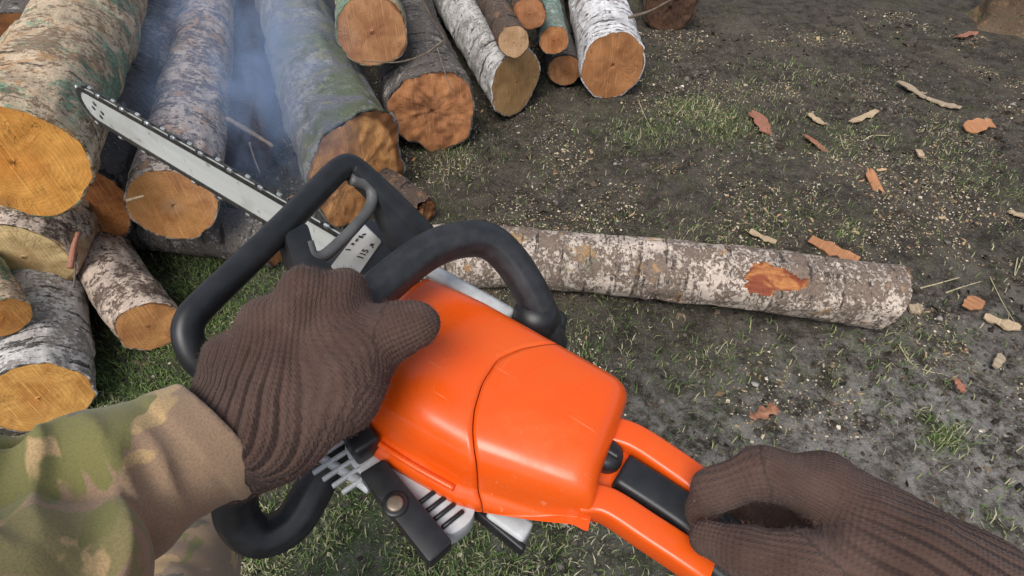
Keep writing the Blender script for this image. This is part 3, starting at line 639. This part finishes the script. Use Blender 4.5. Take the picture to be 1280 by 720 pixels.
def cover(rows):
    V = np.vstack(rows); m = len(PROF); F = [(i*m+j, i*m+j+1, (i+1)*m+j+1, (i+1)*m+j) for i in range(len(rows)-1) for j in range(m-1)]
    return V, F
def sect(x, drop=0.0, shrink=1.0, yoff=0.0):
    x = np.broadcast_to(x, (len(PROF),)); wid = 1-.5*np.clip((x-.10), 0, 1)
    y = PROF[:, 0]*wid*shrink; y = np.where(y > 0, y*np.interp(x, [-.13, -.09, -.02, .06], [.50, .66, .92, 1.0]), y); z = np.maximum(PROF[:, 1]-drop, np.interp(x, [-.125, -.10, -.03, .2], [-.046, -.056, -.078, -.080]))
    z = z-.10*np.clip(x-.075, 0, 1)
    return np.stack([x, y, z], -1)
rear_skew = lambda y: -.028*np.clip((y+.1)/.2, 0, 1)
yy = PROF[:, 0]; sx_ = seam_x(yy)
rows = [sect(.180, .075, .93), sect(.178, .045, .95), sect(.172, .022, .97), sect(.163, .008, .985)]
rows += [sect(.155+(sx_-.155)*u) for u in np.linspace(0, 1, 26)]
lip = sect(sx_-.0003, .003, .985); rows += [lip, sect(sx_-.0003, .010, .96)]
front = part('front_shroud', cover(rows), ORANGE)
sx2 = sx_-.0016; xr = -.088+rear_skew(yy)
rows = [sect(sx2, .010, .96), sect(sx2+.0002, .003, .985)]+[sect(sx2+(xr-sx2)*u) for u in np.linspace(0, 1, 22)]
for ph in np.linspace(.12, 1, 9)*math.pi/2: rows.append(sect(xr-.026*math.sin(ph), .026*(1-math.cos(ph)), 1-.05*(1-math.cos(ph))))
rows += [sect(xr-.0275, .05, .945), sect(xr-.0275, .085, .94)]
rearc = part('filter_cover', cover(rows), ORANGE)
ridge = spline([(.15, .0865, -.0535), (.08, .0885, -.0545), (.03, .0870, -.0540), (-.015, .0825, -.0535)], 40)
part('trim_ridge', tube(ridge, .0032, 8), ORANGE)
part('latch_slot', rbox((-.1185, -.02, -.052), (.010, .05, .014), .003), BLACK)
# engine housing
part('engine_housing', join([rbox((.05, -.02, -.118), (.21, .140, .084), .012), rbox((.17, -.02, -.07), (.10, .15, .09), .014), rbox((-.08, -.04, -.13), (.08, .08, .05), .012)]), DGREY)
part('muffler', join([rbox((.235, -.03, -.09), (.045, .11, .075), .008)]), DGREY)
# front housing with the label
fl = [LP(402, 338, -.012), LP(452, 272, -.012), LP(534, 292, -.012), LP(522, 338, -.012), LP(470, 392, -.012)]
v, f = slab(fillet([p[:2] for p in fl], .012, 4), [], .05); v[:, 2] += -.037
fh = part('front_housing', (v, f), BLACK, bevel=.004)
lab = [LP(413, 333, -.010)[:2], LP(455, 279, -.010)[:2], LP(477, 301, -.010)[:2], LP(441, 352, -.010)[:2]]
v, f = slab(fillet(lab, .003, 3), [], .0016); v[:, 2] += -.0112; wl = part('warning_label', (v, f), WHITE, fh)
lu, lvv = nrm(np.array(lab[1])-lab[0]), None
l3 = lambda x, y: LP(x, y, -.0098)
marks = []
for (x, y, a, b_, rot) in [(451, 296, .010, .006, 20), (446, 300, .004, .009, 20), (455, 293, .008, .004, 60), (441, 305, .006, .006, 0), (435, 312, .010, .003, 30), (465, 306, .007, .008, 10), (466, 309, .003, .003, 0)]:
    c = l3(x, y); marks.append(rbox(c, (a*.6, b_*.6, .0006), 0, 1, rotm('Z', rot)))
part('pictogram', join(marks), INK, wl, False)
def text_mesh(body, size, depth):
    cu = bpy.data.curves.new('txt', 'FONT'); cu.body = body; cu.size = size; cu.extrude = depth; cu.align_x = 'CENTER'; cu.align_y = 'CENTER'
    to = bpy.data.objects.new('txt', cu); COL.objects.link(to); dg = bpy.context.evaluated_depsgraph_get(); me = bpy.data.meshes.new_from_object(to.evaluated_get(dg))
    v = np.array([x.co for x in me.vertices]); f = [tuple(p.vertices) for p in me.polygons]; bpy.data.objects.remove(to); bpy.data.curves.remove(cu); bpy.data.meshes.remove(me); return v, f
tv, tf = text_mesh('115', .012, .0004)
d1 = nrm((LP(462, 292, -.0098)-LP(436, 325, -.0098)))          # reads upward to the right
d2 = np.array([-d1[1], d1[0], 0]); tc = l3(454, 318)
part('printed_number', (tv[:, :1]*d1+tv[:, 1:2]*d2+tv[:, 2:]*np.array([0, 0, 1.])+tc+np.array([0, 0, .0006]), tf), INK, wl, False)
# sprocket cover and boss on the right
part('sprocket_cover', join([rbox((.115, -.116, -.062), (.13, .020, .075), .006), rbox((.12, -.127, -.07), (.09, .012, .05), .005)]), GREY)
# guide bar with nose, chain
bz, bw, x0b, x1b, yb = -.062, .058, .17, .905, -.0955
ol = []
for u in np.linspace(0, 1, 24): ol.append((x0b+(x1b-.03-x0b)*u, bz+bw/2*(1+.10*math.sin(math.pi*u))))
for a in np.linspace(math.pi/2, -math.pi/2, 17)[1:-1]: ol.append((x1b-.03+.03*math.cos(a), bz+bw/2*math.sin(a)))
for u in np.linspace(1, 0, 24): ol.append((x0b+(x1b-.03-x0b)*u, bz-bw/2*(1+.10*math.sin(math.pi*u))))
v, f = slab(ol, [], .0055); v = v[:, [0, 2, 1]]; v[:, 1] += yb; bar = part('guide_bar', (v, f), STEEL, None, False)
part('nose_rivet', join([lathe([(.004, -.0036), (.004, .0036)], 10, 'Y', (x1b-.045+.012*math.cos(a), yb, bz+.012*math.sin(a))) for a in np.arange(4)*math.pi/2]), DGREY, bar)
pts = np.array(ol); pts = np.vstack([pts, pts[:1]]); seg = np.linalg.norm(np.diff(pts, axis=0), axis=1); cum = np.concatenate([[0], np.cumsum(seg)]); tot = cum[-1]-bw
lk = []; cut = []; pitch = .0105; k = 0; sdist = 0
while sdist < tot:
    xx, zz = np.interp(sdist, cum, pts[:, 0]), np.interp(sdist, cum, pts[:, 1]); x2, z2 = np.interp(sdist+.002, cum, pts[:, 0]), np.interp(sdist+.002, cum, pts[:, 1])
    th = math.degrees(math.atan2(z2-zz, x2-xx)); nx_, nz2 = -math.sin(math.radians(th)), math.cos(math.radians(th)); r_ = rotm('Y', -th)
    for side in (-1, 1):
        lk.append(rbox((xx+nx_*.001, yb+side*.0036, zz+nz2*.001), (.0125, .0016, .008), 0, 1, r_))
    if k % 3 == 0:
        sg = 1 if (k//3) % 2 else -1
        cut.append(rbox((xx+nx_*.0066, yb+sg*.003, zz+nz2*.0066), (.009, .0048, .0058), .0012, 1, r_@rotm('X', sg*14)))
        lk.append(rbox((xx+nx_*.006+.008*math.cos(math.radians(th)), yb+sg*.003, zz+nz2*.006+.008*math.sin(math.radians(th))), (.004, .002, .007), 0, 1, r_))
    k += 1; sdist += pitch
chain = part('saw_chain', join(lk), plain('chain_steel', (.07, .068, .065), .4, .3, (.16, .15, .13), 100, .2, Metallic=.5), None, False)
ct = part('cutter_teeth', join(cut), CHROME, chain, False); ct['kind'] = 'stuff'; chain['kind'] = 'stuff'
# front handle tube
HP = [(.0, -.135, -.07), (.018, -.138, -.035), (.045, -.143, -.003), (.080, -.147, .025), (.108, -.138, .044), (.130, -.105, .053), (.144, -.059, .052), (.148, .03, .047), (.152, .09, .038), (.156, .14, .008), (.160, .185, -.045), (.156, .211, -.095), (.134, .212, -.125), (.118, .185, -.128), (.120, .150, -.115), (.130, .115, -.105), (.135, .08, -.10)]
hpath = spline(HP, 150)
part('front_handle', tube(hpath, .0205, 36, True, lambda a: 1+.045*np.maximum(0, np.cos(a*9))), RUBBER)
part('handle_boss', join([lathe([(.010, .026), (.021, .022), (.028, .012), (.030, -.002), (.030, -.04)], 24, 'Z', LP(670, 398, -.035)), lathe([(.010, .014), (.017, .009), (.019, -.03)], 20, 'Z', LP(690, 404, -.045))]), BLACK)
part('screw', lathe([(.0042, .0), (.0055, -.0015), (.0055, -.006)], 12, 'Z', LP(690, 404, -.045)+np.array([0, 0, .0152])), CHROME)
# hand guard: a plate with windows, leaning forward
q0, q1, q2 = LP(235, 395, .078), LP(432, 205, .085), LP(520, 296, -.002)
gu = nrm(q1-q0); gn = nrm(np.cross(gu, q2-q1)); gv2 = np.cross(gn, gu)
def on_guard(px, py):
    r = ray(px, py); A3 = np.array([Fw, Lw, Uw]); rl = A3@r/S; cl = A3@(CAM-O)/S; t_ = ((q0-cl)@gn)/(rl@gn); p = cl+rl*t_; return np.array([(p-q0)@gu, (p-q0)@gv2])
def g3(px, py, lift=0.0): a = on_guard(px, py); return q0+a[0]*gu+a[1]*gv2+gn*lift
sgn = 1 if ((np.array([Fw, Lw, Uw])@(CAM-O))@gn) > 0 else -1
def gslab(pl, th, r=.008): 
    v, f = slab(fillet([on_guard(*p) for p in pl], r, 5), [], th); return q0+v[:, :1]*gu+v[:, 1:2]*gv2+v[:, 2:]*gn, f
top = spline([g3(*p) for p in [(330, 500), (285, 478), (250, 452), (236, 425), (238, 400), (258, 376), (300, 336), (360, 277), (412, 223), (426, 211), (436, 208), (448, 216), (490, 256), (528, 296)]], 90)
guard = part('hand_guard', join([tube(top, np.interp(np.arange(90), [0, 60, 72, 89], [.0125, .0128, .0138, .018]), 20, True, lambda a: 1+.10*np.cos(2*a)),
    gslab([(428, 200), (446, 204), (545, 302), (532, 345), (505, 330), (480, 285), (462, 236), (440, 226)], .020),
    gslab([(350, 296), (378, 280), (389, 318), (412, 338), (398, 380), (372, 360)], .020)]), BLACK, bevel=.004)
rim = spline([g3(*p, sgn*.004) for p in [(436, 226), (456, 233), (463, 247), (458, 264), (440, 286), (415, 311), (400, 322), (388, 320), (382, 304)]], 40)
part('inner_rim', tube(rim, .0068, 10), plain('worn_grey_plastic', (.10, .10, .098), .5, .2, (.05, .05, .05), 60, .2), guard)
# starter side: silver housing, fins, pull grip with round emblem
sp = [LP(428, 552, -.07), LP(452, 545, -.07), LP(596, 628, -.07), LP(590, 650, -.07), LP(566, 668, -.07), LP(545, 664, -.07), LP(440, 582, -.07)]
v, f = slab(fillet([p[:2] for p in sp], .008, 4), [], .03); v[:, 2] += -.087; stt = part('starter_housing', (v, f), GREY, bevel=.004)
for i in range(5):
    c = (LP(405+12*i, 567+8*i, -.075)); part('cooling_fin', rbox(c, (.0042, .046, .006), .0015, 2, rotm('Z', -16)), GREY)
part('fin_frame', tube(spline([LP(392, 566, -.078), LP(430, 590, -.078), LP(462, 612, -.078)], 12), .005, 8), GREY)
for i in range(4): part('vent_slot', rbox(LP(533+11*i, 622+9*i, -.0695), (.0045, .026, .004), .001, 1, rotm('Z', -16)), BLACK, stt)
pa, pb, pc_, pd = LP(449, 593, -.058), LP(480, 574, -.058), LP(566, 678, -.058), LP(537, 704, -.058)
v, f = slab(fillet([p[:2] for p in (pa, pb, pc_, pd)], .003, 3), [], .020); v[:, 2] += -.066
grip = part('pull_grip', (v, f), BLACK, bevel=.002)
part('round_emblem', join([lathe([(.0125, 0), (.0125, .0018), (.010, .0026)], 24, 'Z', LP(494, 631, -.056)+np.array([0, 0, .0004]))]), BLACK, grip)
part('emblem_disc', join([lathe([(.0078, 0), (.0078, .0012), (.006, .0020)], 20, 'Z', LP(494, 631, -.056)+np.array([0, 0, .0026]))]), BRASS, grip)
part('starter_cap', rbox(LP(452, 552, -.056), (.03, .028, .03), .004, 2, rotm('Z', -16)), BLACK)
part('tank_panel', rbox(LP(636, 655, -.10), (.045, .022, .03), .004), GREY); part('tank_strip', rbox(LP(624, 664, -.10), (.062, .007, .02), .002, 2, rotm('Z', -4)), BLACK)
# rear handle
def rail(p, w, h, zoff=0): return spline(p, 26)
rr_ = [LP(752, 540, -.042), LP(790, 552, -.040), LP(838, 583, -.038), LP(882, 615, -.038), LP(950, 668, -.042), LP(1020, 720, -.052)]
rl_ = [LP(722, 628, -.046), LP(757, 632, -.044), LP(812, 667, -.042), LP(862, 700, -.042), LP(920, 742, -.046), LP(985, 792, -.055)]
def beam(path, w, h):
    path = spline(path, 30); T = np.gradient(path, axis=0); T /= np.linalg.norm(T, axis=1)[:, None]; V = []; n = 20
    a = np.arange(n)/n*2*np.pi; cs = np.sign(np.cos(a))*np.abs(np.cos(a))**.32; ss = np.sign(np.sin(a))*np.abs(np.sin(a))**.32
    for p, t_ in zip(path, T):
        u = nrm(np.cross((0, 0, 1.), t_)); V.append(p+cs[:, None]*w/2*u+ss[:, None]*h/2*np.array([0, 0, 1.]))
    F = [(i*n+j, i*n+(j+1) % n, (i+1)*n+(j+1) % n, (i+1)*n+j) for i in range(len(path)-1) for j in range(n)]+[tuple(range(n-1, -1, -1)), tuple((len(path)-1)*n+j for j in range(n))]
    return np.vstack(V), F
mid = [(np.array(a)+np.array(b))/2 for a, b in zip(rr_, rl_)]
rh = part('rear_handle', join([beam(rr_[:4]+[LP(905, 632, -.04)], .031, .030), beam(rl_[:4]+[LP(885, 716, -.044)], .029, .030), beam([m-np.array([0, 0, .016]) for m in mid[:4]], .075, .024), rbox(LP(752, 592, -.055), (.034, .082, .030), .008)]), ORANGE)
auto(rh)
part('throttle_lock', beam([m+np.array([0, 0, -.001]) for m in mid[1:]], .036, .030), BLACK, rh)
part('added_grip_core', beam([m-np.array([0, 0, .010]) for m in mid[3:]], .062, .030), RUBBER, rh)  # added black core, stands in for shade in the right glove's hollow
part('lower_hand_plate', beam([m-np.array([.0, .035, .085]) for m in mid], .05, .016), ORANGE, rh)
part('control_knob', join([lathe([(.011, .014), (.0155, .011), (.0165, .002), (.0165, -.012)], 18, 'Z', LP(757, 572, -.038)), rbox(LP(757, 572, -.038)+np.array([0, 0, .012]), (.024, .007, .012), .003)]), BLACK)
part('hose', tube(spline([LP(722, 618, -.06), LP(732, 625, -.055), LP(742, 618, -.06)], 12), .006, 8), BLACK)

# ------------------------------------------------------------------ person: knitted gloves, camouflage sleeves, one knee
person = empty('person', 'person in camouflage jacket and brown knitted gloves holding the chainsaw', 'person')
def knit_mat():
    t = NT('brown_knit'); u = t.attr('rib'); v = t.attr('run'); dp = t.attr('deep')
    c = t.coord(); n1 = t.noise(c, 22, 5, .6); n2 = t.noise(c, 260, 3, .6); n3 = t.noise(c, 900, 2, .6)
    uu = t.math('ADD', u, t.math('MULTIPLY', t.math('SUBTRACT', n1, .5), .0016))
    ribs = t.n('Math', _operation='SINE', i0=t.math('MULTIPLY', uu, 2*math.pi/.0043)).outputs[0]
    wide = t.n('Math', _operation='SINE', i0=t.math('MULTIPLY', uu, 2*math.pi/.0086)).outputs[0]
    st_ = t.n('Math', _operation='SINE', i0=t.math('MULTIPLY', t.math('ADD', v, t.math('MULTIPLY', t.math('ABSOLUTE', ribs), .0012)), 2*math.pi/.0034)).outputs[0]
    fine = t.math('ADD', t.math('MULTIPLY', ribs, .5), t.math('MULTIPLY', st_, .35))
    deepw = t.math('MULTIPLY', t.step(wide, -.9, .1), 1.0)
    h = t.math('ADD', fine, t.math('MULTIPLY', t.math('MULTIPLY', deepw, dp), 2.2)); h = t.math('ADD', h, t.math('MULTIPLY', n2, .7))
    col = t.mix(t.step(n1, .3, .7), (.072, .042, .033), (.110, .068, .054))
    col = t.mix(t.math('MULTIPLY', t.step(ribs, .1, -.8), .22), col, (.05, .030, .024))
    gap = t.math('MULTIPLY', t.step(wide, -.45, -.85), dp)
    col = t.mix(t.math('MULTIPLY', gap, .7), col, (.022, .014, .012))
    col = t.mix(t.math('MULTIPLY', t.step(n2, .6, .75), .35), col, (.16, .105, .085))
    return t.done(col, .95, t.bump(h, .65, .0013), Specular__IOR__Level=.1, Sheen__Weight=.06, Sheen__Roughness=.6)
KNIT = knit_mat(); FUZZ = plain('wool_fibre', (.16, .105, .085), .9, .3, None, 60, 0.0)
def glove(label, bones, lo, hi, h, main, deep_at, k=.012, extra=None):
    """bones: list of (a, b, ra, rb, blend); main: the forearm-to-hand axis used for the knit rows"""
    def fn(p):
        d = None
        for a, b, ra, rb, kk in bones:
            e = sd_cone(p, a, b, ra, rb); d = e if d is None else smin(d, e, kk)
        w = .0013*vnoise(p*55, 3)+.0006*vnoise(p*150, 4)
        return (d if extra is None else extra(p, d))+w
    V, F = surface_nets(fn, lo, hi, h)
    # knit coordinates: angle around, length along, of the nearest spine
    spines = []
    for pts_, hw, side in main:
        sp_ = spline(pts_, 40); hw_ = np.interp(np.linspace(0, 1, 40), np.linspace(0, 1, len(hw)), hw); T = np.gradient(sp_, axis=0); T /= np.linalg.norm(T, axis=1)[:, None]
        d2 = ((V[:, None, :]-sp_[None])**2).sum(-1); k_ = np.argmin(d2, 1); stp = np.linalg.norm(np.gradient(sp_, axis=0), axis=1)
        kf = np.clip(k_+((V-sp_[k_])*T[k_]).sum(1)/stp[k_], 0, 39); ar = np.arange(40.)
        li = lambda A: np.stack([np.interp(kf, ar, A[:, c]) for c in range(3)], -1)
        q = V-li(sp_); Tk = li(T); Tk /= np.linalg.norm(Tk, axis=1)[:, None]; hwk = np.interp(kf, ar, hw_)
        sd_ = np.asarray(side)-Tk*(Tk@np.asarray(side))[:, None]; sd_ /= np.linalg.norm(sd_, axis=1)[:, None]; nn = np.cross(Tk, sd_)
        vis = np.sign((nn@CZ))*-1; nn = nn*np.where(vis == 0, 1, vis)[:, None]
        la = (q*sd_).sum(1)/hwk; he = (q*nn).sum(1)/.030
        cum_ = np.concatenate([[0], np.cumsum(np.linalg.norm(np.diff(sp_, axis=0), axis=1))])
        spines.append((np.sqrt(d2.min(1))/hwk, np.arctan2(la, he+.25)*hw_.mean(), np.interp(kf, ar, cum_)+(q*Tk).sum(1)))
    best = np.argmin(np.stack([a for a, _, _ in spines]), 0)
    U = np.choose(best, [b for _, b, _ in spines]); R_ = np.choose(best, [c for _, _, c in spines]); W = 1.0
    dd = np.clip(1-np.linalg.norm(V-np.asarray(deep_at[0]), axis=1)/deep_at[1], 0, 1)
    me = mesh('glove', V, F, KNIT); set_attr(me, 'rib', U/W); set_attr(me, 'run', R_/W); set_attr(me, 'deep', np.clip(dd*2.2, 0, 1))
    o = obj('glove', me, person); o['label'] = label
    # loose wool fibres standing off the knit
    nv = np.zeros(len(V)*3); me.vertices.foreach_get('normal', nv); nv = nv.reshape(-1, 3); sel = rng.integers(0, len(V), 16000)
    a = V[sel]+rng.normal(0, .0006, (16000, 3)); tn = rng.normal(size=(16000, 3)); dr = nv[sel]*rng.uniform(.15, .7, (16000, 1))+tn*.45; dr /= np.linalg.norm(dr, axis=1)[:, None]
    ln = rng.uniform(.0018, .0045, (16000, 1)); sdw = np.cross(dr, rng.normal(size=(16000, 3))); sdw *= .00012/np.linalg.norm(sdw, axis=1)[:, None]
    FV = np.stack([a-sdw, a+sdw, a+dr*ln], 1).reshape(-1, 3); fm = mesh('wool_fuzz', FV, np.arange(48000).reshape(-1, 3), FUZZ); obj('wool_fuzz', fm, o)['kind'] = 'stuff'
    return o
def wrap(Kn, hx, angs, rho, radii):
    """finger chain from a knuckle round the front handle at saw point hx"""
    i = int(np.argmin(np.linalg.norm(hpath-np.asarray(hx), axis=1))); Hc = LW(hpath[i]); T = nrm(LW(hpath[i+1])-LW(hpath[i-1]))
    e1 = Kn-Hc; e1 = nrm(e1-T*(e1@T)); e2 = np.cross(T, e1); e2 = e2 if e2@Fw > 0 else -e2; pts = [Kn]; off = T*((Kn-Hc)@T)*.6
    for a in angs: pts.append(Hc+off+rho*(math.cos(math.radians(a))*e1+math.sin(math.radians(a))*e2))
    return pts
lb = []
K = dict(i=P(428, 368, .455), m=P(380, 368, .438), r=P(331, 402, .428), p=P(285, 447, .425))
Bs = dict(i=P(345, 540, .420), m=P(318, 530, .414), r=P(296, 516, .412), p=P(278, 505, .415))
wr = P(285, 556, .412); fa = P(232, 576, .392)
lb.append((fa, wr, .030, .034, .02)); lb.append((wr, P(330, 500, .415), .034, .028, .03))
for key, rb in (('i', .0215), ('m', .0215), ('r', .020), ('p', .018)): lb.append((Bs[key], K[key], .0235, rb, .009))
for key, hx, rr in (('i', (.148, .03, .047), .0135), ('m', (.15, .075, .04), .014), ('r', (.156, .12, .02), .013), ('p', (.16, .155, -.01), .0115)):
    ch = wrap(K[key], hx, (55, 110, 165, 215), .0162+rr*.9, None)
    for n_, (a, b) in enumerate(zip(ch[:-1], ch[1:])): lb.append((a, b, rr*(1.25 if n_ == 0 else 1.0), rr*.95, .006 if n_ else .006))
lb.append((P(355, 545, .418), P(425, 492, .425), .028, .026, .03)); lb.append((P(425, 492, .425), P(462, 432, .440), .026, .0215, .02)); lb.append((P(462, 432, .440), P(497, 412, .444), .0215, .0198, .014)); lb.append((P(497, 412, .444), P(521, 405, .446), .0198, .0180, .012))
lb.append((P(430, 470, .43), P(420, 400, .447), .022, .021, .02))
allp = np.array([q for b in lb for q in b[:2]])
sidev = K['i']-K['p']
lmain = [([fa, wr, P(335, 485, .418), P(358, 400, .43), P(372, 345, .455)], (.046, .045, .056, .058, .055), sidev), ([P(425, 492, .425), P(462, 432, .440), P(523, 404, .446)], (.024, .020, .018), CY)]
glove('brown knitted glove gripping the front handle', lb, allp.min(0)-.05, allp.max(0)+.05, .0024, lmain, (P(270, 560, .38), .085))
# right glove round the rear handle
rb = []
iK, tK = P(1035, 612, .425), P(1080, 712, .388)
rb += [(P(1420, 862, .345), P(1200, 738, .385), .046, .037, .02), (P(1200, 738, .385), P(1105, 676, .405), .037, .036, .03), (P(1120, 680, .40), iK, .034, .026, .012)]
rb += [(iK, P(955, 590, .425), 0.0249, 0.0178, .011), (P(955, 590, .425), P(893, 612, .438), 0.0175, 0.0162, .011), (P(893, 612, .438), P(868, 655, .462), .015, .013, .006), (P(868, 655, .462), P(878, 700, .49), .013, .012, .006)]
rb += [(P(1120, 722, .392), tK, .030, .026, .02), (tK, P(1000, 708, .390), 0.0276, 0.0221, .011), (P(1000, 708, .390), P(938, 694, .400), 0.0217, 0.0189, .011), (P(938, 694, .400), P(886, 674, .420), .0175, .0140, .006)]
for xk, off in ((-.262, 0), (-.295, 1), (-.328, 2)):
    c0 = LW((xk-.045, -.085, .0)); ch = [c0, LW((xk, -.088, -.04)), LW((xk, -.070, -.085)), LW((xk, -.02, -.10)), LW((xk, .02, -.085))]
    for n_, (a, b) in enumerate(zip(ch[:-1], ch[1:])): rb.append((a, b, .0145, .0135, .008))
allp = np.array([q for b in rb for q in b[:2]])
rmain = [([P(1420, 862, .345), P(1200, 738, .385), P(1090, 672, .40), P(1030, 640, .41)], (.044, .038, .042, .042), CY), ([iK, P(955, 600, .425), P(895, 622, .438), P(872, 662, .466)], (.02, .018, .016, .015), CY), ([tK, P(995, 694, .392), P(935, 680, .402), P(888, 668, .422)], (.022, .02, .018, .016), CY)]
glove('brown knitted glove closed round the rear handle', rb, allp.min(0)-.06, allp.max(0)+.06, .0026, rmain, (P(1240, 740, .36), .10))

def camo_mat():
    t = NT('camouflage_cloth'); c = t.coord(scale=(1, 1, 1)); w1 = t.noise(c, 4.5, 4, .5, 1.2, 2.3); w2 = t.noise(c, 7.0, 4, .5, 1.5, 7.1); w3 = t.noise(c, 7.5, 4, .5, 1.2, 12.2); w4 = t.noise(c, 9, 4, .5, 1.8, 19.0)
    wv = t.noise(c, 700, 2, .5); st_ = t.noise(c, 5, 3, .5)
    col = t.mix(t.step(w1, .405, .417), (.24, .20, .085), (.32, .21, .135)); col = t.mix(t.step(w2, .535, .55), col, (.50, .335, .165)); col = t.mix(t.step(w3, .60, .612), col, (.20, .185, .065)); col = t.mix(t.step(w4, .60, .615), col, (.13, .115, .085))
    col = t.mix(t.math('MULTIPLY', t.step(wv, .35, .7), .35), col, (.12, .10, .06)); col = t.mix(t.math('MULTIPLY', t.step(st_, .5, .7), .25), col, (.16, .12, .09))
    h = t.math('ADD', t.math('MULTIPLY', wv, .25), t.math('MULTIPLY', t.noise(c, 45, 4, .6), .6))
    return t.done(col, .9, t.bump(h, .45, .002), Specular__IOR__Level=.15, Sheen__Weight=.15)
CAMO = camo_mat()
# left sleeve: forearm cone, bulging elbow folds, hollow cuff
cA, cB, cC = P(281, 554, .412), P(165, 605, .372), P(10, 672, .322)
cut_n = nrm(cA-cB+.25*CY*.1)
def sleeve_fn(p):
    d = sd_cone(p, cA+.02*cut_n, cB, .0460, .0480); d = smin(d, sd_cone(p, cB, cC, .0480, .0535), .02)
    lob = sd_cone(p, P(18, 752, .285), P(-130, 860, .24), .058, .075); d = smin(d, lob, .005)
    d = smin(d, sd_cone(p, P(8, 575, .345), P(-70, 600, .34), .020, .03), .004)
    q = (p-cA)@cut_n; ang = p@CX*0
    dirf = nrm(cB-cA); pf = p+.012*np.stack([vnoise(p*18, 2), vnoise(p*18, 12), vnoise(p*18, 22)], -1); st = np.clip((-q-.012)/.06, 0, 1)
    pq = np.stack([pf@dirf*16, pf@CX*6, pf@CY*6], -1); fold = st*(.030*(np.abs(vnoise(pq*1.5, 31))-.22)+.014*(np.abs(vnoise(pq*2.9, 35))-.2))+.003*vnoise(p*17, 5)
    d = d+fold-.0016*np.clip((q+.020)/.0015, 0, 1)
    d = np.maximum(d, q-.004)
    cav = np.maximum(sd_cone(p, cA+.05*cut_n, cA-.05*cut_n, .0395, .0395), -(q+.012))
    return np.maximum(d, -cav)
pts = np.array([cA, cB, cC, P(-120, 800, .24)])
V, F = surface_nets(sleeve_fn, pts.min(0)-.12, pts.max(0)+.1, .0028)
tag(obj('jacket_sleeve', mesh('jacket_sleeve', V, F, CAMO), person), 'camouflage jacket sleeve with folds at the elbow')
def sleeve2(p):
    d = sd_cone(p, P(1440, 872, .342), P(1700, 1050, .30), .060, .075); return d+.005*vnoise(p*20, 3)
pts = np.array([P(1440, 872, .342), P(1700, 1050, .30)]); V, F = surface_nets(sleeve2, pts.min(0)-.1, pts.max(0)+.1, .006)
obj('jacket_sleeve', mesh('jacket_sleeve', V, F, CAMO), person)
kn = P(226, 705, .86)
def leg(p):
    d = sd_cone(p, kn, kn+np.array([.22, -.42, .34]), .074, .095); d = smin(d, sd_cone(p, kn, kn+np.array([.01, -.26, -.42]), .074, .06), .03)
    return d+.007*vnoise(p*15, 2)+.003*vnoise(p*40, 4)
V, F = surface_nets(leg, kn-np.array([.12, .55, .52]), kn+np.array([.36, .12, .48]), .009)
obj('trouser_leg', mesh('trouser_leg', V, F, CAMO), person)
bt = join([rbox(kn+np.array([.01, -.20, -.478+.0]), (.105, .30, .06), .025, 3), rbox(kn+np.array([.01, -.27, -.42]), (.10, .13, .14), .03, 3)])
bo = obj('boot', mesh('boot', bt[0], bt[1], plain('boot_leather', (.03, .024, .018), .6, .3, (.07, .06, .05), 40, .3)), person)

# ------------------------------------------------------------------ blue exhaust smoke
def smoke():
    t = NT('exhaust_smoke'); t.out.location = (0, 0)
    c = t.coord(src='Object'); ln = t.n('VectorMath', _operation='LENGTH'); t.t.links.new(c, ln.inputs[0])
    fall = t.step(ln.outputs['Value'], 1.0, .15); n = t.noise(c, 2.3, 5, .6, 1.2)
    d = t.math('MULTIPLY', t.math('MULTIPLY', fall, t.step(n, .40, .66)), SMOKE_D)
    v = t.n('VolumePrincipled'); t.t.links.new(d, v.inputs['Density']); v.inputs['Color'].default_value = (.52, .69, 1.0, 1); v.inputs['Anisotropy'].default_value = .2
    t.t.links.new(v.outputs[0], t.out.inputs['Volume']); return t.m
SMOKE_D = 2.9
bm = bmesh.new(); bmesh.ops.create_icosphere(bm, subdivisions=4, radius=1); sm = bpy.data.meshes.new('smoke'); bm.to_mesh(sm); bm.free(); sm.materials.append(smoke())
so = obj('smoke', sm); a0, a1 = P(350, 235, 1.30), P(285, -40, 2.1); dz = nrm(a1-a0); dx = nrm(np.cross(dz, CZ)); dy = np.cross(dz, dx); Ls_ = float(np.linalg.norm(a1-a0))/2*1.15
frame(so, dx*.40, dy*.34, dz*Ls_*1.1, (a0+a1)/2); tag(so, 'thin blue exhaust smoke drifting over the log pile', 'smoke', None, 'stuff')
